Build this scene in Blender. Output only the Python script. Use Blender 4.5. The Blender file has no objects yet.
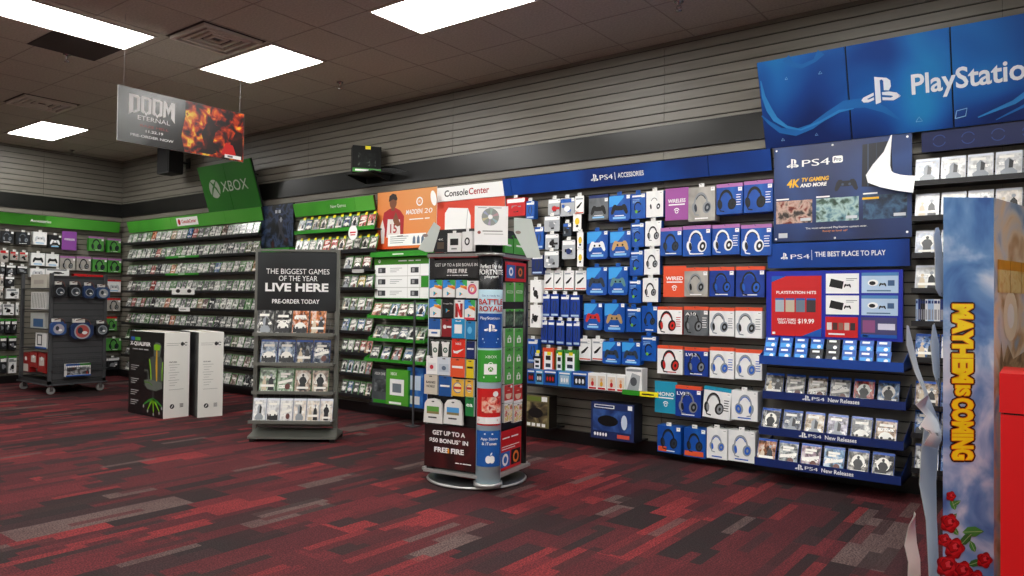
import bpy, math, random
from mathutils import Vector, Matrix
random.seed(7)
SC = bpy.context.scene
COL = SC.collection
PI = math.pi
H = 3.6                      # ceiling height
# ---------------------------------------------------------------- camera
CAM = Vector((12.7497, -5.9217, 1.3142)); YAW, PITCH, ROLL, FPX = 2.22006, .018763, .012410, 740.0
Fw = Vector((math.cos(YAW)*math.cos(PITCH), math.sin(YAW)*math.cos(PITCH), math.sin(PITCH)))
Rt = Fw.cross(Vector((0, 0, 1))).normalized(); Up = Rt.cross(Fw)
Rt, Up = (math.cos(ROLL)*Rt + math.sin(ROLL)*Up, -math.sin(ROLL)*Rt + math.cos(ROLL)*Up)
cd = bpy.data.cameras.new('camera'); co = bpy.data.objects.new('camera', cd); COL.objects.link(co)
cd.sensor_width = 36; cd.lens = FPX/1024*36; cd.clip_start = .02
co.matrix_world = Matrix(((Rt.x, Up.x, -Fw.x, CAM.x), (Rt.y, Up.y, -Fw.y, CAM.y), (Rt.z, Up.z, -Fw.z, CAM.z), (0, 0, 0, 1)))
SC.camera = co

def ray(px, py): return Fw + Rt*((px-512)/FPX) - Up*((py-288)/FPX)
def flat(px, py, z=0):
    v = ray(px, py); p = CAM + v*((z-CAM.z)/v.z); return p.x, p.y
class Fr:
    """an upright frame: local x runs right along a face, local -y points out of it; z is world height"""
    def __init__(s, ox, oy, rz): s.o = Vector((ox, oy, 0)); s.rz = rz; s.R = Matrix.Rotation(rz, 3, 'Z'); s.I = Matrix.Rotation(-rz, 3, 'Z')
    def hit(s, px, py, off=0):
        c = s.I @ (CAM - s.o); v = s.I @ ray(px, py); t = (-off-c.y)/v.y; p = c+v*t; return p.x, p.z
    def rect(s, l, t, r, b, off=0):
        mx, my = (l+r)/2, (t+b)/2
        return s.hit(l, my, off)[0], s.hit(r, my, off)[0], s.hit(mx, b, off)[1], s.hit(mx, t, off)[1]
    def w(s, x, y, z):
        p = s.R @ Vector((x, y, 0)) + s.o; return Vector((p.x, p.y, z))
WALL = Fr(0, 0, 0); LEFT = Fr(0, 0, PI/2)

# ---------------------------------------------------------------- materials
def lin(h):
    if isinstance(h, str):
        h = h.lstrip('#'); c = [int(h[i:i+2], 16)/255 for i in (0, 2, 4)]
    else: c = list(h)
    return tuple((x/12.92 if x <= .04045 else ((x+.055)/1.055)**2.4) for x in c) + (1,)
_m = {}
def nm(m): return m.node_tree.nodes, m.node_tree.links
def newmat(name):
    m = bpy.data.materials.new(name); m.use_nodes = True; n, l = nm(m)
    return m, n, l, n['Principled BSDF']
def math_(n, l, op, a, b=None, c=None):
    x = n.new('ShaderNodeMath'); x.operation = op
    for i, v in enumerate((a, b, c)):
        if v is None: continue
        if isinstance(v, (int, float)): x.inputs[i].default_value = v
        else: l.new(v, x.inputs[i])
    return x.outputs[0]
def mixc(n, l, f, a, b):
    x = n.new('ShaderNodeMix'); x.data_type = 'RGBA'
    for i, v in ((0, f), (6, a), (7, b)):
        if isinstance(v, (int, float)): x.inputs[i].default_value = v
        elif isinstance(v, tuple): x.inputs[i].default_value = v
        else: l.new(v, x.inputs[i])
    return x.outputs[2]
def ramp(n, l, f, stops, const=False):
    x = n.new('ShaderNodeValToRGB'); cr = x.color_ramp
    if const: cr.interpolation = 'CONSTANT'
    while len(cr.elements) > 1: cr.elements.remove(cr.elements[-1])
    cr.elements[0].position = stops[0][0]; cr.elements[0].color = stops[0][1]
    for p, c in stops[1:]:
        e = cr.elements.new(p); e.color = c
    l.new(f, x.inputs[0]); return x.outputs[0]
def M(h, rough=.5, metal=0, var=.06, scale=6, emis=0, trans=0):
    k = (h, rough, metal, var, scale, emis, trans)
    if k in _m: return _m[k]
    m, n, l, b = newmat('mat_' + str(h).strip('#'))
    c = lin(h)
    b.inputs['Roughness'].default_value = rough; b.inputs['Metallic'].default_value = metal
    tc = n.new('ShaderNodeTexCoord'); no = n.new('ShaderNodeTexNoise'); no.inputs['Scale'].default_value = scale
    l.new(tc.outputs['Object'], no.inputs['Vector'])
    d = tuple(x*(1-var) for x in c[:3])+(1,); u = tuple(min(1, x*(1+var)) for x in c[:3])+(1,)
    col = mixc(n, l, no.outputs[0], d, u); l.new(col, b.inputs['Base Color'])
    if emis:
        l.new(col, b.inputs['Emission Color']); b.inputs['Emission Strength'].default_value = emis
    if trans:
        b.inputs['Alpha'].default_value = 1-trans
    _m[k] = m; return m
def art(name, cols, scale=4, detail=3, rough=.35, dist=.8, grad=None):
    """blotchy printed artwork: noise through a ramp of colours (object space)"""
    if name in _m: return _m[name]
    m, n, l, b = newmat(name)
    tc = n.new('ShaderNodeTexCoord'); no = n.new('ShaderNodeTexNoise')
    no.inputs['Scale'].default_value = scale; no.inputs['Detail'].default_value = detail; no.inputs['Distortion'].default_value = dist
    l.new(tc.outputs['Object'], no.inputs['Vector'])
    k = len(cols)
    st = [(.3+.42*i/(k-1), lin(c)) for i, c in enumerate(cols)]
    f = no.outputs[0]
    if grad:
        sx = n.new('ShaderNodeSeparateXYZ'); l.new(tc.outputs['Generated'], sx.inputs[0])
        f = math_(n, l, 'MULTIPLY_ADD', sx.outputs[grad[0]], grad[1], f)
    l.new(ramp(n, l, f, st), b.inputs['Base Color']); b.inputs['Roughness'].default_value = rough
    _m[name] = m; return m
def cover_mat(name, band=None, wash=0.0):
    """game cover: colour comes from each object's own colour, blotches from its own random number"""
    if name in _m: return _m[name]
    m, n, l, b = newmat(name)
    tc = n.new('ShaderNodeTexCoord'); oi = n.new('ShaderNodeObjectInfo')
    sx = n.new('ShaderNodeSeparateXYZ'); l.new(tc.outputs['Generated'], sx.inputs[0])
    no = n.new('ShaderNodeTexNoise'); no.noise_dimensions = '4D'; no.inputs['Scale'].default_value = 4.2; no.inputs['Detail'].default_value = 5; no.inputs['Distortion'].default_value = .25
    l.new(tc.outputs['Generated'], no.inputs['Vector']); l.new(math_(n, l, 'MULTIPLY', oi.outputs['Random'], 91.0), no.inputs['W'])
    no2 = n.new('ShaderNodeTexNoise'); no2.noise_dimensions = '4D'; no2.inputs['Scale'].default_value = 7; l.new(tc.outputs['Generated'], no2.inputs['Vector'])
    l.new(math_(n, l, 'MULTIPLY', oi.outputs['Random'], 37.0), no2.inputs['W'])
    base = mixc(n, l, ramp(n, l, no.outputs[0], [(.36, (.05, .05, .05, 1)), (.54, (1, 1, 1, 1))]), lin('#15171a'), oi.outputs['Color'])
    base = mixc(n, l, ramp(n, l, no.outputs[0], [(.50, (0, 0, 0, 1)), (.70, (.95, .95, .95, 1))]), base, lin('#dcdcd4'))
    base = mixc(n, l, ramp(n, l, no2.outputs[0], [(.56, (0, 0, 0, 1)), (.66, (.75, .75, .75, 1))]), base, lin('#101010'))
    # title block: small strokes in a strip at mid height
    wv = n.new('ShaderNodeTexNoise'); wv.noise_dimensions = '4D'; wv.inputs['Scale'].default_value = 22; l.new(tc.outputs['Generated'], wv.inputs['Vector']); l.new(oi.outputs['Random'], wv.inputs['W'])
    zc = math_(n, l, 'MULTIPLY_ADD', oi.outputs['Random'], .5, .2)
    strip = math_(n, l, 'LESS_THAN', math_(n, l, 'ABSOLUTE', math_(n, l, 'SUBTRACT', sx.outputs[2], zc)), .065)
    inx = math_(n, l, 'LESS_THAN', math_(n, l, 'ABSOLUTE', math_(n, l, 'SUBTRACT', sx.outputs[0], .5)), .4)
    tt = math_(n, l, 'MULTIPLY', math_(n, l, 'MULTIPLY', strip, inx), math_(n, l, 'GREATER_THAN', wv.outputs[0], .46))
    base = mixc(n, l, tt, base, lin('#f4f2ea'))
    if band:
        base = mixc(n, l, math_(n, l, 'GREATER_THAN', sx.outputs[2], .92), base, lin(band))
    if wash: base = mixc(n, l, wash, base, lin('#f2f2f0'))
    l.new(base, b.inputs['Base Color']); b.inputs['Roughness'].default_value = .22
    _m[name] = m; return m

# ---------------------------------------------------------------- mesh building
_txt = {}
def text_mesh(s, bold):
    k = (s, bold)
    if k in _txt: return _txt[k]
    c = bpy.data.curves.new('t', 'FONT'); c.body = s; c.size = 1; c.offset = (0, .02, .035, .06)[bold]; c.resolution_u = 3
    o = bpy.data.objects.new('t', c); me = bpy.data.meshes.new_from_object(o)
    vs = [(v.co.x, v.co.y) for v in me.vertices]; fs = [tuple(p.vertices) for p in me.polygons]
    bpy.data.objects.remove(o); bpy.data.curves.remove(c); bpy.data.meshes.remove(me)
    x0 = min(v[0] for v in vs); x1 = max(v[0] for v in vs); y0 = min(v[1] for v in vs); y1 = max(v[1] for v in vs)
    vs = [((x-x0)/(x1-x0), (y-y0)/(y1-y0)) for x, y in vs]
    _txt[k] = (vs, fs); return _txt[k]
class MB:
    def __init__(s): s.v = []; s.f = []; s.mi = []; s.mats = []; s.T = Matrix.Identity(4); s.smooth = set()
    def _m(s, m):
        if m not in s.mats: s.mats.append(m)
        return s.mats.index(m)
    def add(s, vs, fs, m, sm=False):
        b = len(s.v); s.v += [tuple(s.T @ Vector(v)) for v in vs]; i = s._m(m)
        for f in fs:
            if sm: s.smooth.add(len(s.f))
            s.f.append([b+k for k in f]); s.mi.append(i)
        return s
    def box(s, x0, x1, y0, y1, z0, z1, m, front=None, c=0):
        """a box, corners optionally chamfered by c in the x-z outline"""
        if c:
            o = [(x0+c, z0), (x1-c, z0), (x1, z0+c), (x1, z1-c), (x1-c, z1), (x0+c, z1), (x0, z1-c), (x0, z0+c)]
        else: o = [(x0, z0), (x1, z0), (x1, z1), (x0, z1)]
        n = len(o); vs = [(x, y0, z) for x, z in o]+[(x, y1, z) for x, z in o]
        s.add(vs, [list(range(n))], front or m)
        s.add(vs, [list(range(2*n-1, n-1, -1))]+[[i, i+n, (i+1) % n+n, (i+1) % n] for i in range(n)], m)
        return s
    def prism(s, pts, y0, y1, m, front=None):
        n = len(pts); vs = [(x, y0, z) for x, z in pts]+[(x, y1, z) for x, z in pts]
        s.add(vs, [list(range(n))], front or m)
        return s.add(vs, [list(range(2*n-1, n-1, -1))]+[[i, i+n, (i+1) % n+n, (i+1) % n] for i in range(n)], m)
    def plate(s, pts, z0, z1, m):
        n = len(pts); vs = [(x, y, z0) for x, y in pts]+[(x, y, z1) for x, y in pts]
        return s.add(vs, [list(range(n-1, -1, -1)), list(range(n, 2*n))]+[[i, (i+1) % n, (i+1) % n+n, i+n] for i in range(n)], m)
    def side(s, pts, x0, x1, m):
        n = len(pts); vs = [(x0, y, z) for y, z in pts]+[(x1, y, z) for y, z in pts]
        return s.add(vs, [list(range(n)), list(range(2*n-1, n-1, -1))]+[[i, i+n, (i+1) % n+n, (i+1) % n] for i in range(n)], m)
    def poly(s, pts, y, m): return s.add([(x, y, z) for x, z in pts], [list(range(len(pts)))], m)
    def rect(s, x0, x1, z0, z1, y, m): return s.poly([(x0, z0), (x1, z0), (x1, z1), (x0, z1)], y, m)
    def ell(s, cx, cz, rx, rz, y, m, n=20, a=0):
        ca, sa = math.cos(a), math.sin(a)
        return s.poly([(cx+rx*math.cos(t)*ca-rz*math.sin(t)*sa, cz+rx*math.cos(t)*sa+rz*math.sin(t)*ca) for t in [2*PI*i/n for i in range(n)]], y, m)
    def arc(s, cx, cz, r0, r1, a0, a1, y, m, n=12, sx=1, sz=1):
        o = [(cx+r1*sx*math.cos(a0+(a1-a0)*i/n), cz+r1*sz*math.sin(a0+(a1-a0)*i/n)) for i in range(n+1)]
        q = [(cx+r0*sx*math.cos(a0+(a1-a0)*i/n), cz+r0*sz*math.sin(a0+(a1-a0)*i/n)) for i in range(n+1)]
        vs = [(x, y, z) for x, z in o+q]
        return s.add(vs, [[i, i+1, n+2+i, n+1+i] for i in range(n)], m)
    def ribbon(s, pts, ws, y, m):
        """strip through pts with half-widths ws, lying on the panel"""
        vs = []
        for i, (x, z) in enumerate(pts):
            a = pts[max(0, i-1)]; b = pts[min(len(pts)-1, i+1)]; d = Vector((b[0]-a[0], b[1]-a[1])).normalized()
            vs += [(x-d.y*ws[i], y, z+d.x*ws[i]), (x+d.y*ws[i], y, z-d.x*ws[i])]
        return s.add(vs, [[2*i, 2*i+1, 2*i+3, 2*i+2] for i in range(len(pts)-1)], m)
    def text(s, t, x0, x1, z0, z1, y, m, bold=0, ital=0):
        vs, fs = text_mesh(t, bold)
        return s.add([(x0+(x1-x0)*u+ital*v*(z1-z0), y, z0+(z1-z0)*v) for u, v in vs], fs, m)
    def bars(s, lens, x0, x1, z0, z1, y, m, bold=0, ital=0):
        """print too small to read: one short dash for each word"""
        tot = sum(lens)+len(lens)-1; x = 0
        for k in lens: s.rect(x0+(x1-x0)*x/tot, x0+(x1-x0)*(x+k)/tot, z0+(z1-z0)*.15, z0+(z1-z0)*.85, y, m); x += k+1
        return s
    def tube(s, pts, r, m, n=8):
        pts = [Vector(p) for p in pts]; vs = []; fs = []
        for i, p in enumerate(pts):
            d = (pts[min(i+1, len(pts)-1)]-pts[max(i-1, 0)]).normalized()
            a = d.cross(Vector((0, 0, 1)) if abs(d.z) < .9 else Vector((1, 0, 0))).normalized(); b = d.cross(a)
            vs += [tuple(p+a*r*math.cos(2*PI*k/n)+b*r*math.sin(2*PI*k/n)) for k in range(n)]
        for i in range(len(pts)-1):
            fs += [[i*n+k, i*n+(k+1) % n, (i+1)*n+(k+1) % n, (i+1)*n+k] for k in range(n)]
        s.add(vs, fs, m, True); L = len(pts)-1
        return s.add([vs[k] for k in range(n)]+[vs[L*n+k] for k in range(n)], [list(range(n-1, -1, -1)), list(range(n, 2*n))], m)
    def lathe(s, prof, m, n=24, cx=0, cy=0, a0=0, a1=2*PI):
        full = abs(a1-a0-2*PI) < 1e-6; k = n if full else n+1; vs = []; fs = []
        for r, z in prof: vs += [(cx+r*math.cos(a0+(a1-a0)*i/n), cy+r*math.sin(a0+(a1-a0)*i/n), z) for i in range(k)]
        for j in range(len(prof)-1):
            for i in range(n): fs.append([j*k+i, j*k+(i+1) % k, (j+1)*k+(i+1) % k, (j+1)*k+i])
        return s.add(vs, fs, m, True)
    def mesh(s, name):
        me = bpy.data.meshes.new(name); me.from_pydata(s.v, [], s.f)
        for m in s.mats: me.materials.append(m)
        for i, p in enumerate(me.polygons): p.material_index = s.mi[i]; p.use_smooth = i in s.smooth
        me.update(); return me
def obj(name, data, parent=None, loc=(0, 0, 0), rz=0, rx=0):
    if isinstance(data, MB): data = data.mesh(name)
    o = bpy.data.objects.new(name, data); COL.objects.link(o)
    if parent: o.parent = parent
    o.location = loc; o.rotation_euler = (rx, 0, rz); return o
USED = {}
def tag(o, label, cat, group=None, kind=None):
    o['label'] = label; o['category'] = cat
    if group: o['group'] = group
    if kind: o['kind'] = kind
    n = len(label.split())
    if n < 4 or n > 16: print('LABEL LENGTH', n, label)
    USED.setdefault(label, []).append(o.name); return o
_O = ['zeroth', 'first', 'second', 'third', 'fourth', 'fifth', 'sixth', 'seventh', 'eighth', 'ninth', 'tenth', 'eleventh', 'twelfth', 'thirteenth', 'fourteenth', 'fifteenth', 'sixteenth', 'seventeenth', 'eighteenth', 'nineteenth', 'twentieth']
def ordn(i): return _O[i] if i <= 20 else 'twenty-'+_O[i-20] if i < 30 else 'thirty-'+_O[i-30]

# palette
WHITE = M('#e9e9e4', .5); BLACK = M('#0c0c0d', .35); DARK = M('#1b1c1e', .45); GREY = M('#8c8c88', .5); PRINTW = M('#f4f4f2', .45, var=.02)
XG = M('#4f9e2c', .4, var=.12, scale=3); XG2 = M('#2c8a22', .4); PB = M('#123f92', .35, var=.15, scale=3); PBD = M('#0d2663', .35, var=.1); PBL = M('#1257b2', .35, var=.1)
CHROME = M('#b8b8b8', .25, .9); STEEL = M('#55575a', .45, .6)
YEL = M('#f2e21c', .5); ORG = M('#e8552d', .45); PUR = M('#a0509c', .45); RED = M('#c8171c', .4); TEAL = M('#1793b4', .4); PINK = M('#b070ae', .5)

# emblems drawn in the panel plane
def ps_mark(b, x, z, w, h, y, m):
    T = lambda ps: [(x+w*u, z+h*v) for u, v in ps]
    b.poly(T([(.38, 0), (.52, .05), (.52, .85), (.57, .87), (.61, .81), (.61, .47), (.74, .44), (.80, .58), (.79, .79), (.70, .90), (.38, 1)]), y, m)
    b.poly(T([(.34, .44), (.06, .31), (0, .22), (.06, .13), (.18, .11), (.34, .17), (.34, .27), (.20, .21), (.15, .24), (.34, .33)]), y, m)
    b.poly(T([(.56, .41), (.56, .31), (.80, .24), (.84, .2), (.78, .17), (.56, .23), (.56, .12), (.84, .06), (.97, .13), (1, .22), (.94, .32), (.74, .40)]), y, m)
def x_mark(b, cx, cz, r, y, mw, mg):
    b.ell(cx, cz, r, r, y, mw, 28)
    for s in (-1, 1):
        b.ribbon([(cx-s*r*.78, cz-r*.78), (cx-s*r*.35, cz-r*.05), (cx+s*r*.1, cz+r*.42), (cx+s*r*.55, cz+r*.86)], [r*.05, r*.13, r*.13, r*.05], y-.0006, mg)
def controller(b, cx, cz, w, y, m, dot):
    hp = [(0, .30), (.30, .30), (.40, .42), (.66, .42), (.84, .16), (1, -.42), (.90, -.62), (.72, -.55), (.48, -.16), (.2, -.2)]
    pts = hp+[(-a, c) for a, c in hp[:0:-1]]
    b.poly([(cx+a*w/2, cz+c*w/2) for a, c in pts], y, m)
    for a, c in ((-.3, -.02), (.3, -.02)): b.ell(cx+a*w/2, cz+c*w/2, w*.06, w*.06, y-.0005, dot, 10)
def headset(b, cx, cz, r, y, m, m2, flip=1, mic=True):
    """headset seen three-quarter: wide near cup, narrow far cup, padded band"""
    P = lambda u, v: (cx+flip*r*u, cz+r*v)
    pts = [P(-.62+1.12*(.5-.5*math.cos(PI*i/12)), -.12+.98*math.sin(PI*i/12)) for i in range(13)]
    b.ribbon(pts, [r*.05+r*.05*math.sin(PI*i/12) for i in range(13)], y, m)
    b.ribbon([P(-.55+.98*(.5-.5*math.cos(PI*i/10)), -.1+.84*math.sin(PI*i/10)) for i in range(2, 9)], [r*.035]*7, y-.0003, m2)
    x, z = P(-.60, -.28); b.ell(x, z, r*.22, r*.42, y-.0005, m, 16, .12*flip); x, z = P(-.50, -.30); b.ell(x, z, r*.12, r*.32, y-.0009, m2, 12, .12*flip)
    x, z = P(.46, -.30); b.ell(x, z, r*.36, r*.48, y-.0007, m, 20, -.2*flip); x, z = P(.50, -.31); b.ell(x, z, r*.24, r*.35, y-.0011, m2, 16, -.2*flip); b.ell(x, z, r*.10, r*.15, y-.0014, m, 10, -.2*flip)
    if mic: b.ribbon([P(-.62, -.62), P(-.55, -.84), P(-.2, -.90)], [r*.05]*3, y-.0005, m if m2 is not m else m2)
# ---------------------------------------------------------------- the room
XR, YF = 15.0, -13.0
def carpet():
    m, n, l, b = newmat('carpet_tiles')
    tc = n.new('ShaderNodeTexCoord'); sx = n.new('ShaderNodeSeparateXYZ'); l.new(tc.outputs['Object'], sx.inputs[0])
    X, Y = sx.outputs[0], sx.outputs[1]
    def layer(wx, ly, seed):
        row = math_(n, l, 'FLOOR', math_(n, l, 'DIVIDE', X, wx))
        w1 = n.new('ShaderNodeTexWhiteNoise'); w1.noise_dimensions = '1D'; l.new(math_(n, l, 'ADD', row, seed), w1.inputs['W'])
        u = math_(n, l, 'ADD', math_(n, l, 'DIVIDE', Y, ly), math_(n, l, 'MULTIPLY', w1.outputs[0], 7.0))
        cell = math_(n, l, 'FLOOR', u)
        cx = n.new('ShaderNodeCombineXYZ'); l.new(row, cx.inputs[0]); l.new(cell, cx.inputs[1]); cx.inputs[2].default_value = seed
        w2 = n.new('ShaderNodeTexWhiteNoise'); w2.noise_dimensions = '3D'; l.new(cx.outputs[0], w2.inputs['Vector'])
        sc = n.new('ShaderNodeSeparateColor'); l.new(w2.outputs[1], sc.inputs[0])
        return sc.outputs[0], sc.outputs[1]
    a, pa = layer(.25, .50, 3.1); c, pc = layer(.125, .5, 17.7); e, pe = layer(.25, 1.0, 41.3)
    st = [(0, lin('#6a2a2e')), (.16, lin('#3c2a2b')), (.32, lin('#57262a')), (.47, lin('#8a3234')), (.57, lin('#2f2727')), (.70, lin('#5c282b')), (.85, lin('#6a5753')), (.92, lin('#382b2a'))]
    ca = ramp(n, l, a, st, True); cc = ramp(n, l, c, st, True); ce = ramp(n, l, e, st, True)
    col = mixc(n, l, math_(n, l, 'GREATER_THAN', pc, .62), ca, cc)
    col = mixc(n, l, math_(n, l, 'GREATER_THAN', pe, .74), col, ce)
    g, pg = layer(.0625, .42, 71.9); cg = ramp(n, l, g, st, True)
    col = mixc(n, l, math_(n, l, 'MULTIPLY', math_(n, l, 'GREATER_THAN', pg, .70), .75), col, cg)
    # yarn: fine dark speckle with slow wear
    no = n.new('ShaderNodeTexNoise'); no.inputs['Scale'].default_value = 110; no.inputs['Detail'].default_value = 2; l.new(tc.outputs['Object'], no.inputs['Vector'])
    big = n.new('ShaderNodeTexNoise'); big.inputs['Scale'].default_value = 2.2; big.inputs['Detail'].default_value = 4; l.new(tc.outputs['Object'], big.inputs['Vector'])
    wv = n.new('ShaderNodeTexNoise'); wv.inputs['Scale'].default_value = 1
    mp = n.new('ShaderNodeMapping'); mp.inputs['Scale'].default_value = (90, 9, 1); l.new(tc.outputs['Object'], mp.inputs[0]); l.new(mp.outputs[0], wv.inputs['Vector'])
    col = mixc(n, l, math_(n, l, 'MULTIPLY', ramp(n, l, no.outputs[0], [(.42, (1, 1, 1, 1)), (.58, (0, 0, 0, 1))]), .62), col, lin('#1c1415'))
    col = mixc(n, l, math_(n, l, 'MULTIPLY', ramp(n, l, big.outputs[0], [(.42, (0, 0, 0, 1)), (.72, (1, 1, 1, 1))]), .35), col, lin('#3a1b1e'))
    col = mixc(n, l, math_(n, l, 'MULTIPLY', ramp(n, l, wv.outputs[0], [(.45, (0, 0, 0, 1)), (.65, (1, 1, 1, 1))]), .3), col, lin('#2a1b1c'))
    l.new(col, b.inputs['Base Color']); b.inputs['Roughness'].default_value = .95; b.inputs['Specular IOR Level'].default_value = .15
    bp = n.new('ShaderNodeBump'); bp.inputs['Strength'].default_value = .4; bp.inputs['Distance'].default_value = .004; l.new(no.outputs[0], bp.inputs['Height']); l.new(bp.outputs[0], b.inputs['Normal'])
    return m
def ceil_mat():
    m, n, l, b = newmat('ceiling_tile')
    tc = n.new('ShaderNodeTexCoord'); no = n.new('ShaderNodeTexNoise'); no.inputs['Scale'].default_value = 55; no.inputs['Detail'].default_value = 3
    l.new(tc.outputs['Object'], no.inputs['Vector'])
    l.new(ramp(n, l, no.outputs[0], [(.35, lin('#b4b0a2')), (.65, lin('#c6c2b4'))]), b.inputs['Base Color']); b.inputs['Roughness'].default_value = .9
    return m
def struct(name, b, label, cat='wall'):
    o = obj(name, b); return tag(o, label, cat, kind='structure')
b = MB(); b.box(-.1, XR+.1, YF-.1, .1, -.1, 0, carpet()); struct('floor', b, 'carpeted floor in red, maroon, charcoal and grey blocks', 'floor')
CT = ceil_mat()
b = MB(); b.box(-.1, XR+.1, YF-.1, .1, H, H+.1, CT); struct('ceiling', b, 'low brownish-grey ceiling of square acoustic tiles', 'ceiling')
# ceiling grid
gx0, gp = 5.82-1.245*5, .6225; GM = M('#9c978b', .8)
b = MB()
x = gx0+gp
while x < XR: 
    if x > 0: b.box(x-.005, x+.005, YF, 0, H-.002, H+.01, GM)
    x += gp
y = -.18
while y > YF: b.box(0, XR, y-.005, y+.005, H-.002, H+.01, GM); y -= .6085
struct('trim_1', b, 'thin dark grid lines between the ceiling tiles', 'trim')
# slat walls: boards with real grooves, a dark backing behind them
SL = .083
def slatwall(name, x0, x1, seams, label, rz=0):
    m, n, l, bs = newmat('slatwall_laminate')
    tc = n.new('ShaderNodeTexCoord'); no = n.new('ShaderNodeTexNoise'); no.inputs['Scale'].default_value = 1; no.inputs['Detail'].default_value = 4
    mp = n.new('ShaderNodeMapping'); mp.inputs['Scale'].default_value = (1.2, 1.2, 14); l.new(tc.outputs['Object'], mp.inputs[0]); l.new(mp.outputs[0], no.inputs['Vector'])
    l.new(ramp(n, l, no.outputs[0], [(.3, lin('#6c685e')), (.7, lin('#7e7a70'))]), bs.inputs['Base Color']); bs.inputs['Roughness'].default_value = .42
    b = MB(); b.box(x0, x1, .014, .1, 0, H, M('#232220', .8))
    xs = [x0]+sorted(s for s in seams if x0 < s < x1)+[x1]
    for a, c in zip(xs, xs[1:]):
        for k in range(int(H/SL)+1):
            z0, z1 = k*SL, min((k+1)*SL-.010, H)
            if z1 > z0: b.box(a+.0015, c-.0015, 0, .014, z0, z1, m)
    o = struct(name, b, label); o.rotation_euler = (0, 0, rz); return o
slatwall('wall_right', -.1, XR, [9.9-2.47*k for k in range(-2, 5)], 'long grey slatwall hung with merchandise on the right')
slatwall('wall_left', YF, 0, [-1.2, -3.67, -6.1], 'grey slatwall with hanging accessories at the far left', PI/2)
PAINT = M('#cfcac0', .8)
b = MB(); b.box(XR, XR+.1, YF, 0, 0, H, PAINT); struct('wall_back', b, 'plain painted wall behind the camera')
b = MB(); b.box(-.1, XR+.1, YF-.1, YF, 0, H, PAINT); struct('wall_front', b, 'plain painted wall at the shop front')
# glossy black band and black kick boards
def gloss():
    m, n, l, bs = newmat('glossy_black_band')
    tc = n.new('ShaderNodeTexCoord'); no = n.new('ShaderNodeTexNoise'); no.inputs['Scale'].default_value = 1.3
    l.new(tc.outputs['Object'], no.inputs['Vector'])
    l.new(ramp(n, l, no.outputs[0], [(.35, lin('#050505')), (.7, lin('#141512'))]), bs.inputs['Base Color']); bs.inputs['Roughness'].default_value = .3
    return m
GB = gloss()
for nme, x0, x1, rz, lb in (('trim_2', 0.02, XR, 0, 'glossy black band along the upper right slatwall'), ('trim_3', YF, -.02, PI/2, 'glossy black band along the upper left slatwall')):
    b = MB(); b.box(x0, x1, -.02, 0, 2.655, 2.872, GB)
    b.box(x0, x1, -.024, 0, 2.865, 2.878, M('#77756c', .4)); b.box(x0, x1, -.024, 0, 2.648, 2.657, BLACK)
    xx = x0+.9
    while xx < x1:
        for zz in (2.70, 2.83): b.ell(xx, zz, .008, .008, -.0215, BLACK, 8)
        xx += 1.22
    o = struct(nme, b, lb, 'trim'); o.rotation_euler = (0, 0, rz)
for nme, x0, x1, rz, lb in (('baseboard_right', 0, XR, 0, 'black kick board at the foot of the right wall'), ('baseboard_left', YF, 0, PI/2, 'black kick board at the foot of the left wall')):
    b = MB(); b.box(x0, x1, -.03, 0, 0, .115, BLACK); o = struct(nme, b, lb, 'baseboard'); o.rotation_euler = (0, 0, rz)

# ---------------------------------------------------------------- ceiling fittings
LITE, _n, _l, _b = newmat('light_diffuser')
_b.inputs['Base Color'].default_value = (.9, .9, .9, 1); _b.inputs['Emission Color'].default_value = (1, .985, .95, 1); _b.inputs['Emission Strength'].default_value = 22
def troffer(x0, x1, y0, y1, label):
    cx, cy = (x0+x1)/2, (y0+y1)/2; hx, hy = (x1-x0)/2, (y1-y0)/2
    b = MB(); t = .022
    for q in ((-hx, hx, -hy, -hy+t), (-hx, hx, hy-t, hy), (-hx, -hx+t, -hy+t, hy-t), (hx-t, hx, -hy+t, hy-t)): b.box(q[0], q[1], q[2], q[3], -.012, 0, M('#c9c4ba', .5))
    o = obj('ceiling_light', b, loc=(cx, cy, H-.001)); tag(o, label, 'light', 'recessed fluorescent ceiling lights')
    d = MB(); d.box(-hx+t, hx-t, -hy+t, hy-t, -.008, -.001, LITE); obj('diffuser', d, o)
troffer(.84, 2.06, -2.01, -1.40, 'glowing ceiling light panel nearest the far left corner')
troffer(5.82, 7.05, -2.01, -1.40, 'glowing rectangular ceiling light above the hanging poster')
troffer(8.31, 9.54, -2.01, -1.40, 'bright ceiling light panel cut by the top centre of the picture')
troffer(5.79, 6.37, -3.95, -2.69, 'long glowing ceiling light at the top left beside the dark tile')
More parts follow.
